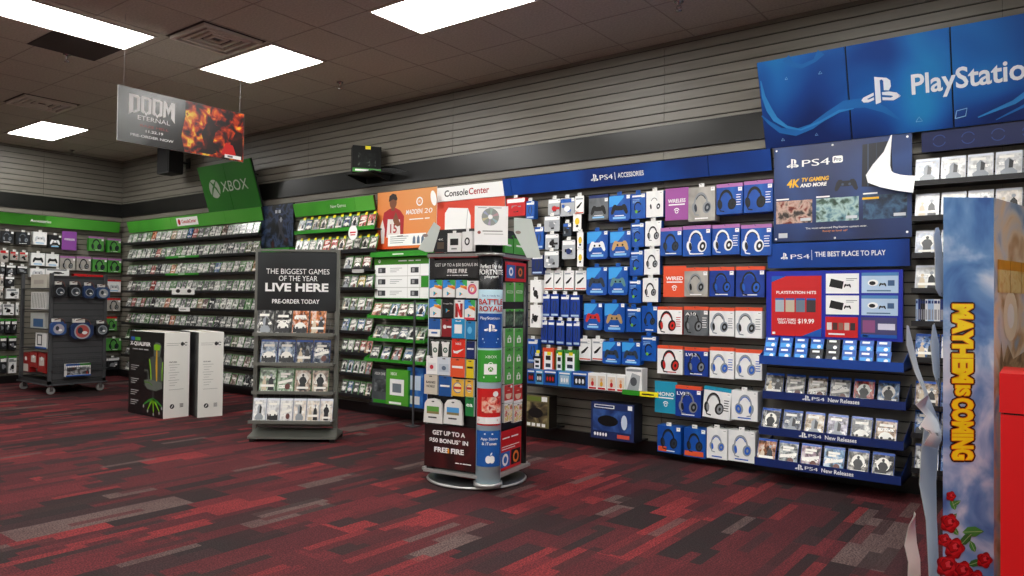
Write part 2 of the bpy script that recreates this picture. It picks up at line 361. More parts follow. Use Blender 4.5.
for i, q in enumerate([(10.8, 12.02, -2.01, -1.4), (2.1, 2.7, -5.3, -4.1), (9.55, 10.75, -4.5, -3.9), (12.1, 12.7, -6.3, -5.1), (7.1, 7.7, -7.1, -5.9), (12.1, 13.3, -3.9, -3.3), (4.4, 5.0, -6.6, -5.4), (9.6, 10.2, -7.1, -5.9), (2.2, 3.4, -9.4, -8.8), (5.2, 6.4, -9.4, -8.8), (8.2, 9.4, -9.4, -8.8), (11.2, 12.4, -9.4, -8.8), (3.8, 5.0, -11.6, -11.0), (9.4, 10.6, -11.6, -11.0)]):  # unseen ceiling panels, most of them added to fill the walls and tower
    troffer(*q, ['ceiling light panel above the blue wall banner, out of frame', 'ceiling light over the far left aisle, out of frame', 'added fill light over the middle of the shop, out of frame', 'ceiling light straight above the viewer, out of frame', 'ceiling light near the shop front, out of frame', 'added fill light above the cardboard tower, out of frame', 'added fill light left of the shop front, out of frame', 'added fill light right of the shop front, out of frame', 'first added fill light of the far row behind the viewer', 'second added fill light of the far row behind the viewer', 'third added fill light of the far row behind the viewer', 'fourth added fill light of the far row behind the viewer', 'left added fill light of the last row behind the viewer', 'right added fill light of the last row behind the viewer'][i])
def vent(cx, cy, s, label, col='#6d645c'):
    b = MB(); m = M(col, .6)
    o = obj('ceiling_vent', MB().box(-s, s, -s, s, -.003, 0, M('#2e2a26', .7)), loc=(cx, cy, H-.0025)); tag(o, label, 'vent')
    for k in range(4):
        a = s*.92-k*s*.22; t = s*.11; z0, z1 = -.014-.005*(3-k), -.003; f = MB(); lm = M('#d2cabd', .5)
        for q in ((-a, a, -a, -a+t), (-a, a, a-t, a), (-a, -a+t, -a+t, a-t), (a-t, a, -a+t, a-t)): f.box(q[0], q[1], q[2], q[3], z0, z1, lm)
        obj('louvre', f, o)
vent(6.75, -2.36, .3, 'square stepped air vent beside the ceiling light above the hanging poster')
vent(3.03, -2.36, .3, 'square stepped air vent near the far left ceiling light')
b = MB(); b.box(-.29, .29, -.29, .29, -.004, 0, M('#3a3330', .9)); 
for k in range(28): b.box(-.28+k*.02, -.275+k*.02, -.28, .28, -.007, -.004, M('#4b433e', .8))
tag(obj('return_grille', b, loc=(5.49, -3.0, H-.0025)), 'dark square return grille beside the long top left light', 'vent')
def sprinkler(x, y, label):
    b = MB(); b.lathe([(.001, 0), (.035, 0), (.035, -.008), (.012, -.012), (.010, -.035), (.001, -.035)], CHROME, 16)
    o = obj('sprinkler_head', b, loc=(x, y, H-.001)); tag(o, label, 'sprinkler')
    d = MB(); d.tube([(-.014, 0, -.03), (-.018, 0, -.05), (0, 0, -.07)], .003, CHROME, 6); d.tube([(.014, 0, -.03), (.018, 0, -.05), (0, 0, -.07)], .003, CHROME, 6)
    d.lathe([(.001, -.069), (.024, -.070), (.024, -.074), (.001, -.074)], CHROME, 12); obj('deflector', d, o)
sprinkler(6.617, -.874, 'chrome sprinkler head on the ceiling right of the hanging poster')
sprinkler(.295, -.92, 'small sprinkler head near the far left ceiling corner')
sprinkler(10.38, -.76, 'sprinkler head at the top edge of the picture')
sprinkler(5.19, -2.95, 'pale sprinkler head beside the dark return grille')

# ---------------------------------------------------------------- hanging poster (faces the viewer's side)
D = Fr(6.67, 0, PI/2)
def hanging_poster():
    y0, y1, z0, z1 = -3.15, -2.02, 2.565, 3.012; w, h = y1-y0, z1-z0
    o = obj('hanging_poster', MB().box(0, w, 0, .008, 0, h, PRINTW, front=art('poster_grey_glare', ['#2c2a28', '#747876', '#d8dedb'], 1.4, 1, rough=.25, grad=(0, -.40))), loc=D.w(y0, 0, z0), rz=PI/2)  # pale glare towards the left end is put into the print colour
    tag(o, 'hanging game poster with white block title and fiery orange artwork, below the ceiling', 'poster')
    fire = art('poster_fire', ['#120806', '#3a0d06', '#8a1a08', '#d8480c', '#f2a017', '#ffe14a', '#b8340c', '#1c0a08'], 11, 8, dist=.5, grad=(0, -.12))
    a = MB(); n = 10
    a.prism([(.50*w, .004), (.996*w, .004), (.996*w, h-.004), (.50*w, h-.004), (.50*w, h*.7), (.485*w, h*.5), (.47*w, h*.3)], -.0015, 0, fire)
    dk = art('poster_embers', ['#140a08', '#2b100a', '#5a160a'], 9, 3)
    a.poly([(.60*w, .02), (.66*w, .20*h), (.63*w, .42*h), (.68*w, .66*h), (.70*w, .80*h), (.74*w, .66*h), (.79*w, .60*h), (.75*w, .5*h), (.73*w, .3*h), (.76*w, .1*h), (.72*w, .02)], -.002, dk)
    a.poly([(.86*w, .02), (.88*w, .35*h), (.93*w, .62*h), (.99*w, .5*h), (.99*w, .02)], -.002, dk)
    a.poly([(.80*w, .1*h), (.84*w, .34*h), (.90*w, .3*h), (.93*w, .12*h), (.86*w, .05*h)], -.0025, M('#d1140c', .4))
    a.rect(.83*w, .975*w, .035*h, .105*h, -.003, PRINTW); a.rect(.855*w, .90*w, .05*h, .09*h, -.0034, M('#777777'))
    obj('artwork', a, o)
    t = MB(); q = -.002
    def blk(x0, x1, z0, z1, holes, foot=0):
        pass
    # DOOM in heavy block letters: D O O M from polygons
    lx, lw, zt, zb = .085*w, .076*w, .89*h, .60*h
    hz = zt-zb
    def O(x, l): 
        s = lw*.30
        t.poly([(x, zb+(.1 if l else 0)*hz), (x+s, zb-.1*hz*(not l)), (x+s, zt), (x, zt)], q, PRINTW)
        t.poly([(x+lw-s, zb-.1*hz*(not l)), (x+lw, zb+.0*hz), (x+lw, zt-.08*hz), (x+lw-s, zt)], q, PRINTW)
        t.poly([(x+s, zt-.16*hz), (x+lw-s, zt-.16*hz), (x+lw-s, zt), (x+s, zt)], q, PRINTW)
        t.poly([(x+s, zb-.0*hz), (x+lw*.5, zb-.22*hz), (x+lw-s, zb-.0*hz), (x+lw-s, zb+.14*hz), (x+lw*.5, zb-.04*hz), (x+s, zb+.14*hz)], q, PRINTW)
    t.poly([(lx-.012, zb-.32*hz), (lx+lw*.3, zb-.1*hz), (lx+lw*.3, zt), (lx-.012, zt)], q, PRINTW)
    t.poly([(lx+lw*.3, zt), (lx+lw*.3, zt-.15*hz), (lx+lw*.62, zt-.2*hz), (lx+lw*.62, zb+.08*hz), (lx+lw*.3, zb-.06*hz), (lx+lw*.3, zb-.2*hz), (lx+lw*.92, zb+.04*hz), (lx+lw*.92, zt-.12*hz), (lx+lw*.75, zt)], q, PRINTW)
    O(lx+lw*1.02, 0); O(lx+lw*2.1, 0)
    mx = lx+lw*3.18; s = lw*.27
    t.poly([(mx, zb-.1*hz), (mx+s, zb-.02*hz), (mx+s, zt), (mx, zt)], q, PRINTW); t.poly([(mx+s, zt), (mx+s, zt-.42*hz), (mx+lw*.52, zb+.1*hz), (mx+lw*1.06-s, zt-.42*hz), (mx+lw*1.06-s, zt), (mx+lw*.52, zt-.45*hz)], q, PRINTW)
    t.poly([(mx+lw*1.06-s, zb-.05*hz), (mx+lw*1.06+.01, zb-.35*hz), (mx+lw*1.06+.01, zt), (mx+lw*1.06-s, zt)], q, PRINTW)
    t.text('ETERNAL', .14*w, .38*w, .45*h, .53*h, q, PRINTW)
    t.text('RAZE HELL', .16*w, .37*w, .33*h, .37*h, q, M('#b04038', .5)); t.text('11.22.19', .20*w, .33*w, .235*h, .285*h, q, PRINTW, 1); t.text('PRE-ORDER NOW', .09*w, .41*w, .13*h, .18*h, q, PRINTW, 1)
    obj('lettering', t, o)
    c = MB()
    for fx in (.04, .96): c.tube([(fx*w, .004, h), (fx*w, .004, H-z0-.003)], .0012, M('#b5b5b5', .4), 5)
    obj('hanging_wire', c, o)
hanging_poster()

# ---------------------------------------------------------------- speaker and bracket on the upper right wall
x0, x1, z0, z1 = WALL.rect(163.5, 149.5, 182.5, 173, .25)
b = MB(); b.box(-.17, .17, -.12, .1, -.2, .2, M('#101011', .6), c=.015); b.box(-.15, .15, -.128, -.12, -.18, .18, M('#1a1a1b', .9))
o = obj('wall_speaker', b, loc=((x0+x1)/2, -.28, (z0+z1)/2)); tag(o, 'black loudspeaker high on the wall behind the hanging poster', 'speaker')
b = MB(); b.tube([(0, .1, 0), (0, .275, .0)], .018, BLACK); b.box(-.05, .05, .262, .278, -.08, .08, BLACK); obj('bracket', b, o)
o = obj('bracket_shelf', MB().box(-.24, .24, -.30, .0, 0, .012, M('#1a1a1a', .4)), loc=(6.30, -.03, 2.752)); tag(o, 'black bracket shelf on the glossy band holding a console box', 'shelf')
for sx in (-.2, .2): b = MB(); b.side([(0, -.07), (0, 0), (-.28, 0), (-.28, -.012), (-.02, -.07)], sx-.004, sx+.004, BLACK); obj('support_arm', b, o)
b = MB()
for k in range(6): b.tube([(.24+.02, -.3+k*.055, .01), (.5, -.25+k*.045, .012)], .002, STEEL, 5)
b.tube([(.5, -.25, .012), (.5, -.02, .012)], .003, STEEL, 5); obj('side_wires', b, o)
b = MB(); b.box(-.16, .16, -.10, .10, 0, .30, M('#0b0d0c', .85), front=M('#070908', .85))
b.rect(-.10, .10, .07, .22, -.1005, art('console_box_art', ['#060706', '#0c0e0d', '#161a18', '#5a635c'], 14, rough=.85)); b.rect(-.16, .16, 0, .045, -.101, XG2); b.rect(-.13, .02, .012, .032, -.1015, PRINTW); b.rect(-.02, .04, .262, .3, -.101, YEL)
o = obj('console_box', b, loc=(6.28, -.20, 2.7645), rz=.95); tag(o, 'black console box with green stripe and yellow tag on the bracket shelf', 'box')
def pix(p):
    v = Vector(p)-CAM; z = v.dot(Fw); return 512+FPX*v.dot(Rt)/z, 288-FPX*v.dot(Up)/z
# ---------------------------------------------------------------- game cases
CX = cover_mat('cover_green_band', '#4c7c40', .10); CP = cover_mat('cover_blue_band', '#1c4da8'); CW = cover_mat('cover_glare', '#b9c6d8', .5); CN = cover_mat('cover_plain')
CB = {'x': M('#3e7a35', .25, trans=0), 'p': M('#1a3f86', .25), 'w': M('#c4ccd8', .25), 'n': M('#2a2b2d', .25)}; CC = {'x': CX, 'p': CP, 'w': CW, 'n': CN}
PAL = [('dark grey', '#45484c'), ('pale grey', '#a9ada8'), ('red', '#a82a22'), ('white', '#d8d8d2'), ('green', '#4f8a45'), ('brown', '#6e4a34'), ('tan', '#b0916a'), ('blue', '#3f6ea8'), ('grey', '#7c8280'), ('olive', '#6d7048'), ('orange', '#c8682a'), ('maroon', '#5a2426')]
_cm = {}
CINK = [M('#14161a', .3), M('#e8e6de', .3), M('#8c9298', .3), M('#c8b89c', .3), M('#5c2c24', .3)]
def cover_design(b, w, h, v, y):
    """printed cover: glow, a figure or vehicle shape, title block"""
    k, lt, gy, sk, br = CINK; T = lambda ps: [(u*w, q*h) for u, q in ps]
    if v == 0:      # standing figure
        b.ell(0, .55*h, .34*w, .26*h, y, lt, 14); b.poly(T([(-.22, .06), (-.18, .34), (-.26, .50), (-.14, .62), (-.05, .64), (.06, .64), (.16, .60), (.26, .46), (.17, .34), (.20, .06)]), y-.0004, k); b.ell(0, .70*h, .075*w, .065*h, y-.0004, k, 10)
        b.rect(-.38*w, .38*w, .13*h, .22*h, y-.0008, lt)
    elif v == 1:    # face
        b.poly(T([(-.30, .06), (-.34, .22), (-.15, .34), (-.18, .60), (0, .76), (.20, .62), (.17, .34), (.36, .20), (.32, .06)]), y, gy); b.poly(T([(0, .34), (.02, .70), (.20, .60), (.17, .34)]), y-.0004, k); b.rect(-.40*w, .22*w, .74*h, .84*h, y-.0008, lt)
    elif v == 2:    # car or craft over a horizon
        b.poly(T([(-.46, .04), (-.46, .30), (0, .36), (.46, .28), (.46, .04)]), y, k); b.poly(T([(-.36, .30), (-.28, .42), (-.08, .50), (.16, .48), (.36, .36), (.38, .26), (-.30, .22)]), y-.0004, lt); b.ell(-.2*w, .26*h, .08*w, .05*h, y-.0006, k, 8); b.ell(.22*w, .27*h, .08*w, .05*h, y-.0006, k, 8); b.rect(-.34*w, .34*w, .70*h, .80*h, y-.0008, lt)
    elif v == 3:    # two figures
        b.poly(T([(-.40, .06), (-.34, .44), (-.24, .56), (-.12, .44), (-.06, .06)]), y, sk); b.ell(-.22*w, .60*h, .08*w, .06*h, y, sk, 10); b.poly(T([(.02, .06), (.06, .50), (.20, .64), (.34, .50), (.42, .06)]), y-.0004, k); b.ell(.20*w, .69*h, .09*w, .065*h, y-.0004, gy, 10); b.rect(-.42*w, .42*w, .20*h, .30*h, y-.0008, lt)
    else:           # big title and a band
        b.poly(T([(-.46, .30), (.46, .44), (.46, .56), (-.46, .42)]), y, lt); b.rect(-.32*w, .10*w, .60*h, .68*h, y-.0004, lt); b.rect(-.32*w, .30*w, .70*h, .79*h, y-.0004, lt); b.ell(.16*w, .22*h, .18*w, .13*h, y-.0004, br, 12)
    for i in range(3): b.rect((-.42+.07*i)*w, (-.38+.07*i)*w, .03*h, .06*h, y-.001, lt)
def case_mesh(kind, w, h, parts, v=0):
    k = (kind, w, h, parts, v)
    if k in _cm: return _cm[k]
    b = MB(); d = .014
    b.box(-w/2, w/2, 0, d, 0, h, CB[kind], front=(CB[kind] if parts else CC[kind]), c=.003)
    body = b.mesh('game_case'); cov = None
    if parts:
        c = MB(); c.box(-w/2+.004, w/2-.003, -.0012, 0, .004, h-.004, CC[kind]); cover_design(c, w-.012, h, v, -.0016); cov = c.mesh('cover')
    _cm[k] = (body, cov); return _cm[k]
def game_case(fr, x, off, z, kind, w, h, color, label, group, tilt=.28, parts=False, tagcol=None, jit=True):
    body, cov = case_mesh(kind, w, h, parts, (int(x*97)+int(z*31))%5 if parts else 0)
    o = bpy.data.objects.new('game_case', body); COL.objects.link(o)
    o.location = fr.w(x, -off, z); o.rotation_euler = (-tilt, 0, fr.rz+(random.uniform(-.03, .03) if jit else 0))
    c4 = lin(color); o.color = c4
    if cov:
        c = bpy.data.objects.new('cover', cov); COL.objects.link(c); c.parent = o; c.color = c4
    if tagcol:
        k = ('tag', w, h)
        if k not in _cm: _cm[k] = MB().box(w*.08, w*.40, -.004, -.002, h*.90, h*1.10, YEL).mesh('price_tag')
        t = bpy.data.objects.new('price_tag', _cm[k]); COL.objects.link(t); t.parent = o
    return tag(o, label, 'game case', group)
def shelf(fr, x0, x1, z, depth, label, mat=None, lip=.022, group=None, back=.0, lipmat=None, ends=False, liptext=None, tray=.0):
    """shelf board with its front lip; z is the surface"""
    mat = mat or M('#17171a', .4); w = x1-x0
    b = MB(); b.box(-w/2, w/2, -depth, -back, -.012, 0, mat)
    o = obj('wall_shelf', b, loc=fr.w((x0+x1)/2, 0, z), rz=fr.rz); tag(o, label, 'shelf', group)
    f = MB(); f.box(-w/2, w/2, -depth-.005, -depth, -.014, lip, lipmat or mat)
    if liptext:
        for (t, a, c, z0, z1, bold) in liptext:
            if t == 'PS': ps_mark(f, -w/2+a*w, z0, (c-a)*w, z1-z0, -depth-.0062, PRINTW)
            else: f.text(t, -w/2+a*w, -w/2+c*w, z0, z1, -depth-.0062, PRINTW, bold)
    obj('front_lip', f, o)
    if ends:
        for sx in (-w/2, w/2-.004): e = MB(); e.side([(-depth, -.012), (-back, -.012), (-back, ends), (-back-.02, ends), (-depth, lip)], sx, sx+.004, lipmat or mat); obj('end_panel', e, o)
    return o

# --- A: the long block of shelves under the long green header, nine rows
NC = 0
AX0, AX1 = .50, 4.12
for r in range(9):
    z = 2.172-.2565*r
    shelf(WALL, .40, 4.78 if r > 1 else 4.14, z, .155, f'long dark shelf of game cases, {ordn(r+1)} below the long green header')
    k = 0
    for i in range(24):
        x = AX0+.075+i*.1505
        px, py = pix((x, -.14, z+.085))
        if 134 < px < 217 and py > 342: continue
        if px > 259 and py > 249: continue
        k += 1
        wts = [7, 12, 1.5, 9, 2, 1.5, 2, .7, 10, 1.5, .6, 1]
        cn, ch = random.choices(PAL, wts)[0]
        game_case(WALL, x+random.uniform(-.004, .004), .148, z+.004, 'x' if random.random() < .8 else 'n', .134, .172, ch,
                  f'small {cn} game case, {ordn(i+1)} from left on shelf {ordn(r+1)} below the long green header', 'game cases under the long green header')
for r, px0, px1, lb in ((1, 166, 199, 'upper'), (2, 166, 199, 'lower')):
    z = 2.172-.2565*r; x0 = WALL.hit(px0, 255, .16)[0]; x1 = WALL.hit(px1, 255, .16)[0]
    b = MB(); b.box(0, x1-x0, -.004, 0, 0, .034, XG2); b.rect((x1-x0)*.4, (x1-x0)*.6, .012, .022, -.0045, PRINTW)
    tag(obj('shelf_strip', b, loc=(x0, -.161, z-.012)), f'{lb} bright green price strip on the shelf edge under the long green header', 'sign')
z = 2.172-.2565*3; x0 = WALL.hit(171, 290, .18)[0]; x1 = WALL.hit(193.5, 290, .18)[0]
b = MB(); b.box(0, x1-x0, -.004, 0, -.04, .05, WHITE)
for a in (.28, .78): b.ell((x1-x0)*a, .012, .06, .028, -.0045, BLACK)
tag(obj('shelf_card', b, loc=(x0, -.163, z)), 'white shelf card with two black blots on the fourth long shelf', 'sign')
z = 2.172-.2565*4; x0 = WALL.hit(178, 305, .18)[0]
b = MB(); b.box(0, .3, -.004, 0, -.03, .03, WHITE); b.rect(.03, .2, -.008, .004, -.0045, M('#888888')); tag(obj('shelf_card', b, loc=(x0, -.163, z)), 'plain white shelf card with a grey line on the fifth long shelf', 'sign')

def header(fr, x0, x1, z0, z1, seams, label, mat, off=.09, name='header_sign', tilt=.25, lead=None):
    h = math.hypot(z1-z0, 0)/math.cos(tilt)
    o = obj(name, MB().box(0, x1-x0, .004, .03, 0, h, BLACK), loc=fr.w(x0, -off, z0)); o.rotation_euler = (tilt, 0, fr.rz); tag(o, label, 'sign')
    xs = [0]+[s-x0 for s in seams]+[x1-x0]
    for a, c in zip(xs, xs[1:]): obj('panel', MB().box(a+.003, c-.003, -.004, .004, 0, h, mat), o)
    return o, h
HG = art('header_green', ['#3c8f28', '#4aa332', '#57a83c'], 1.2, 1, rough=.45)
HGD = art('header_green_dark', ['#246b1c', '#2d7a24', '#35802c'], 1.2, 1, rough=.45)
s1 = WALL.hit(172, 226, .1)[0]; s2 = WALL.hit(226, 219, .1)[0]
o, h = header(WALL, .46, 4.15, 2.36, 2.535, [s1, s2], 'long green header sign with a white label over the small game cases', HG)
a, c = WALL.hit(178, 222, .1)[0]-.46, WALL.hit(199, 222, .1)[0]-.46
b = MB(); b.rect(a, c, h*.18, h*.86, -.006, PRINTW); b.ell(a+.07, h*.52, .035, .045, -.0065, RED); b.text('ConsoleCenter', a+.14, c-.05, h*.38, h*.68, -.0065, RED, 1); obj('label_plate', b, o)

def leaning_sign(x0, seams, x1, z0, z1, offb, offt, label, mat):
    t = math.atan2(offt-offb, z1-z0); h = math.hypot(offt-offb, z1-z0)
    o = obj('leaning_sign', MB().box(0, x1-x0, .006, .03, 0, h, M('#101214', .5)), loc=(x0, -offb, z0)); o.rotation_euler = (t, 0, 0); tag(o, label, 'sign')
    xs = [0]+[s-x0 for s in seams]+[x1-x0]
    for a, c in zip(xs, xs[1:]): obj('panel', MB().box(a+.005, c-.005, -.006, .006, 0, h, mat), o)
    b = MB()
    for fx in (.2, .8):
        if offt > .1: b.tube([((x1-x0)*fx, .03, h*.8), ((x1-x0)*fx, offt*.8, h*.8-.1)], .01, BLACK)
    obj('mounting_arm', b, o)
    return o, x1-x0, h
XS = art('sign_green', ['#1f6d1c', '#27761f', '#2f8026'], .8, 1, rough=.4)
o, w, h = leaning_sign(2.85, [3.49], 4.13, 2.535, 3.16, .10, .30, 'green leaning sign with white round emblem and bold white word, high in the corner', XS)
b = MB(); x_mark(b, .24*w, .50*h, .13, -.008, M('#b9c4b4', .4), XS); obj('emblem', b, o)
b = MB(); b.text('XBOX', .375*w, .86*w, .41*h, .63*h, -.008, M('#c4cfbf', .4)); obj('lettering', b, o)

# --- B: dark game poster
x0, x1, z0, z1 = 4.08, 4.77, 1.99, 2.55
b = MB(); pm = art('poster_night', ['#050609', '#0a0d16', '#131a2a', '#3c4c6c', '#100c12', '#48181c'], 6, 6, dist=.4)
b.box(0, x1-x0, -.02, 0, 0, z1-z0, BLACK, front=pm)
b.bars([2, 2], .30, .42, .44, .5, -.021, M('#c8ccd4')); b.poly([(.34, .06), (.40, .22), (.36, .34), (.42, .40), (.48, .34), (.46, .22), (.56, .06), (.48, .1), (.43, .18)], -.021, M('#3a3c46', .4)); b.poly([(.40, .36), (.43, .40), (.46, .36), (.43, .32)], -.022, M('#a8adb8', .4))
tag(obj('game_poster', b, loc=(x0, -.05, z0)), 'dark game poster with armoured figure hanging between the green headers', 'poster')
b = MB(); b.box(0, x1-x0+.02, -.14, -.02, 0, .05, XG2); tag(obj('shelf_strip', b, loc=(x0, 0, 1.925)), 'short green shelf strip just under the dark game poster', 'sign')

# --- C: new games header and two rows with yellow tags
o, h = header(WALL, 4.84, 6.33, 2.36, 2.522, [WALL.hit(356, 206, .1)[0]], 'green header sign with small white words above the yellow-tagged games', HG)
b = MB(); b.text('New Games', .72, 1.0, h*.4, h*.66, -.006, PRINTW); obj('lettering', b, o)
NG = [[('white', '#c8d0d8'), ('blue', '#4c6c9c'), ('tan', '#a8977c'), ('tan', '#9c8c70'), ('pale grey', '#b8bcc4'), ('pale grey', '#a8acb4'), ('blue', '#3c5c94'), ('grey', '#70747c'), ('red', '#d8351a'), ('red', '#e03a1c')],
      [('white', '#e4e4e4'), ('white', '#d8dad8'), ('pale grey', '#c4c8c4'), ('pale grey', '#bcc0bc'), ('red', '#e0402c'), ('red', '#d8301f'), ('tan', '#a07850'), ('grey', '#8c847c'), ('grey', '#90948c'), ('brown', '#4c3c30'), ('grey', '#847c6c')]]
for r, (pl, pr, n) in enumerate(((296.5, 374, 10), (294, 376, 11))):
    z = (2.14, 1.88)[r]; xa = WALL.hit(pl, 225, .16)[0]; xb = WALL.hit(pr, 225, .16)[0]; p = (xb-xa)/n
    shelf(WALL, xa-.03, xb+.02, z, .17, f'{("upper", "lower")[r]} shelf of yellow-tagged games under the short green header', lipmat=(XG2 if r == 0 else None), lip=.03)
    for i in range(n):
        cn, ch = NG[r][i]
        game_case(WALL, xa+p*(i+.5), .16, z+.004, 'x', round(p*.93, 3), .185, ch, f'{cn} game case with yellow price tag, {ordn(i+1)} from left on the {("upper", "lower")[r]} tagged shelf', 'yellow-tagged new games', parts=True, tagcol=1)
x0, x1, z0, z1 = WALL.rect(348.5, 225.5, 357.5, 240, .25)
b = MB(); b.ell(0, 0, (x1-x0)/2, (z1-z0)/2, -.002, PRINTW); b.ell(0, 0, (x1-x0)/2, (z1-z0)/2, .0, PRINTW); b.rect(-.05, .05, -.005, .012, -.0025, RED); b.rect(-.04, .04, -.03, -.018, -.0025, RED); b.tube([(0, .0, 0), (0, .08, 0)], .003, CHROME)
tag(obj('shelf_talker', b, loc=((x0+x1)/2, -.25, (z0+z1)/2)), 'round white shelf talker sticking out between the yellow-tagged shelves', 'sign')

# --- narrow column of shelves below
rows = [(254, 270, 3), (274, 289, 4), (297, 311.7, 4), (317, 332.5, 4), (338, 354, 5), (358.5, 374.7, 5), (379, 396, 5)]
for r, (t, bt, n) in enumerate(rows):
    xa = WALL.hit(341, 300, .16)[0]; xb = WALL.hit(371.5 if r else 369.5, 300, .16)[0]
    zb = WALL.hit(356, bt, .16)[1]
    if r == 0: xa += .02
    shelf(WALL, xa-.35, xb+.02, zb, .17, f'narrow dark game shelf left of the green display, {ordn(r+1)} from the top')
    p = (xb-xa)/n
    for i in range(n):
        cn, ch = random.choices(PAL, [7, 6, 3, 4, 2, 3, 2, 2, 5, 1, 1, 2])[0]
        if r == 1 and i == 2: cn, ch = 'yellow', '#e8c020'
        if r == 4 and i > 2: cn, ch = 'red', '#c83a22'
        game_case(WALL, xa+p*(i+.5), .16, zb+.004, 'x', round(min(p*.93, .14), 3), .175, ch, f'{cn} game case, {ordn(i+1)} from left on the {ordn(r+1)} narrow shelf beside the green display', 'cases on the narrow shelf column', parts=True)
b = MB(); b.box(0, .2, -.005, 0, 0, .04, M('#b0b0ac')); x, z = WALL.hit(351, 272, .2); tag(obj('shelf_card', b, loc=(x, -.18, z-.01)), 'small grey shelf card on the topmost narrow shelf', 'sign')

# --- D: football poster and green display
x0, x1, z0, z1 = 6.325, 7.262, 1.90, 2.555; w, h = x1-x0, z1-z0
pm, n, l, bs = newmat('poster_orange')
tc = n.new('ShaderNodeTexCoord'); sx = n.new('ShaderNodeSeparateXYZ'); l.new(tc.outputs['Generated'], sx.inputs[0])
f = math_(n, l, 'MULTIPLY_ADD', sx.outputs[0], .5, math_(n, l, 'MULTIPLY', sx.outputs[2], .55))
l.new(ramp(n, l, f, [(.02, lin('#d2401c')), (.28, lin('#e26a2c')), (.42, lin('#e08a4c')), (1, lin('#e09a5c'))]), bs.inputs['Base Color']); bs.inputs['Roughness'].default_value = .4
o = obj('football_poster', MB().box(0, w, -.006, 0, 0, h, PRINTW, front=pm), loc=(x0, -.05, z0)); tag(o, 'orange football game poster with player in red jersey above the green display', 'poster')
b = MB(); q = -.0075; sk = M('#7a4a32', .5); jr = M('#a8232a', .5); jw = M('#e4dcd8', .5)
T = lambda ps: [(u*w, v*h) for u, v in ps]
b.poly(T([(.06, .22), (.12, .64), (.22, .70), (.30, .72), (.40, .66), (.47, .55), (.46, .22)]), q, jr)
b.poly(T([(.06, .40), (.10, .52), (.14, .34), (.13, .1), (.08, .1)]), q-.0006, jw)
b.poly(T([(.17, .20), (.19, .52), (.40, .50), (.41, .20)]), q-.0006, jw)
b.text('15', .235*w, .35*w, .27*h, .43*h, q-.0012, jr, 1)
b.poly(T([(.28, .50), (.33, .64), (.38, .50), (.42, .40), (.36, .38), (.31, .42)]), q-.0014, sk)
b.ell(.28*w, .80*h, .062*w, .105*h, q-.001, sk, 20); b.poly(T([(.25, .70), (.31, .70), (.31, .66), (.25, .66)]), q-.001, sk)
b.poly(T([(.205, .82), (.215, .92), (.27, .96), (.33, .94), (.355, .86), (.34, .83), (.28, .86), (.22, .83)]), q-.0016, M('#2c201e', .6))
b.rect(.2*w, .84*w, .045*h, .245*h, q-.002, PRINTW)
for i in range(4): b.rect(.24*w, (.55-.03*i)*w, (.2-.035*i)*h, (.212-.035*i)*h, q-.0024, M('#9c9c9c'))
b.bars([4], .36*w, .46*w, .205*h, .225*h, q-.0026, M('#444444'))
for i in range(3): b.poly(T([(.62+.07*i, .07), (.67+.07*i, .07), (.665+.07*i, .17), (.645+.07*i, .21), (.625+.07*i, .17)]), q-.0026, M('#5c7088'))
obj('artwork', b, o)
b = MB(); b.text('MADDEN', .50*w, .76*w, .575*h, .655*h, q, PRINTW, 1, .15); b.rect(.775*w, .78*w, .57*h, .665*h, q, PRINTW); b.text('20', .80*w, .93*w, .575*h, .655*h, q, PRINTW, 0, .15)
b.arc(.725*w, .78*h, .035, .05, 0, 2*PI, q, PRINTW, 20); b.text('NFL', .705*w, .745*w, .76*h, .80*h, q, PRINTW); b.bars([9, 3], .56*w, .89*w, .475*h, .5*h, q, PRINTW, 0, .2)
obj('lettering', b, o)
# white oval talker at the poster's right edge
x, z = WALL.hit(433.5, 198, .12); b = MB(); b.ell(0, 0, .04, .085, 0, PRINTW, 20, .25); b.ell(0, 0, .04, .085, .002, PRINTW, 20, .25); tag(obj('shelf_talker', b, loc=(x, -.12, z)), 'white oval talker clipped to the right edge of the football poster', 'sign')
# green display board
x0, x1 = 6.33, 7.2
o = obj('display_board', MB().box(0, x1-x0, -.05, 0, 0, WALL.hit(395, 264.5, .1)[1]-WALL.hit(400, 299, .1)[1]+.078, XG2), loc=(x0, -.04, WALL.hit(400, 299, .1)[1])); tag(o, 'white console price board with green headers under the football poster', 'board')
zz = o.location.z; w = x1-x0
b = MB(); zt = .70
g0 = WALL.hit(395, 264.5, .1)[1]-zz; b.rect(.01, w-.01, .01, g0, -.052, PRINTW)
for i in range(1, 3): b.rect(.01, w-.01, g0*i/3-.004, g0*i/3+.004, -.0525, M('#c4c4c0'))
for a in (.62, .84): b.rect(w*a-.003, w*a+.003, .01, g0, -.0526, M('#c4c4c0'))
for i in range(3):
    c = g0*(i+.5)/3
    for (a, ww) in ((.1, .1), (.70, .1)):
        b.rect(w*a-.02, w*a+ww, c-.03, c+.03, -.053, M('#33353a')); b.rect(w*a, w*a+.04, c-.02, c+.02, -.0535, M('#9a9a9a'))
    for j in range(3): b.rect(w*.3, w*(.52-.05*j), c+.02-.02*j, c+.026-.02*j, -.053, M('#a0a0a0'))
b.rect(w*.86, w-.01, g0*.34, g0*.66, -.0532, XG2)
b.rect(0, w, g0+.005, g0+.075, -.053, XG); b.bars([5, 3, 3], .45*w, .85*w, g0+.03, g0+.05, -.0536, PRINTW); x_mark(b, .1*w, g0+.04, .02, -.0536, PRINTW, XG)
obj('price_grid', b, o)
b = MB(); b.box(0, w+.04, -.12, 0, g0+.085, g0+.145, XG2); b.rect(.42*w, .62*w, g0+.105, g0+.118, -.1205, PRINTW); obj('green_rail', b, o)
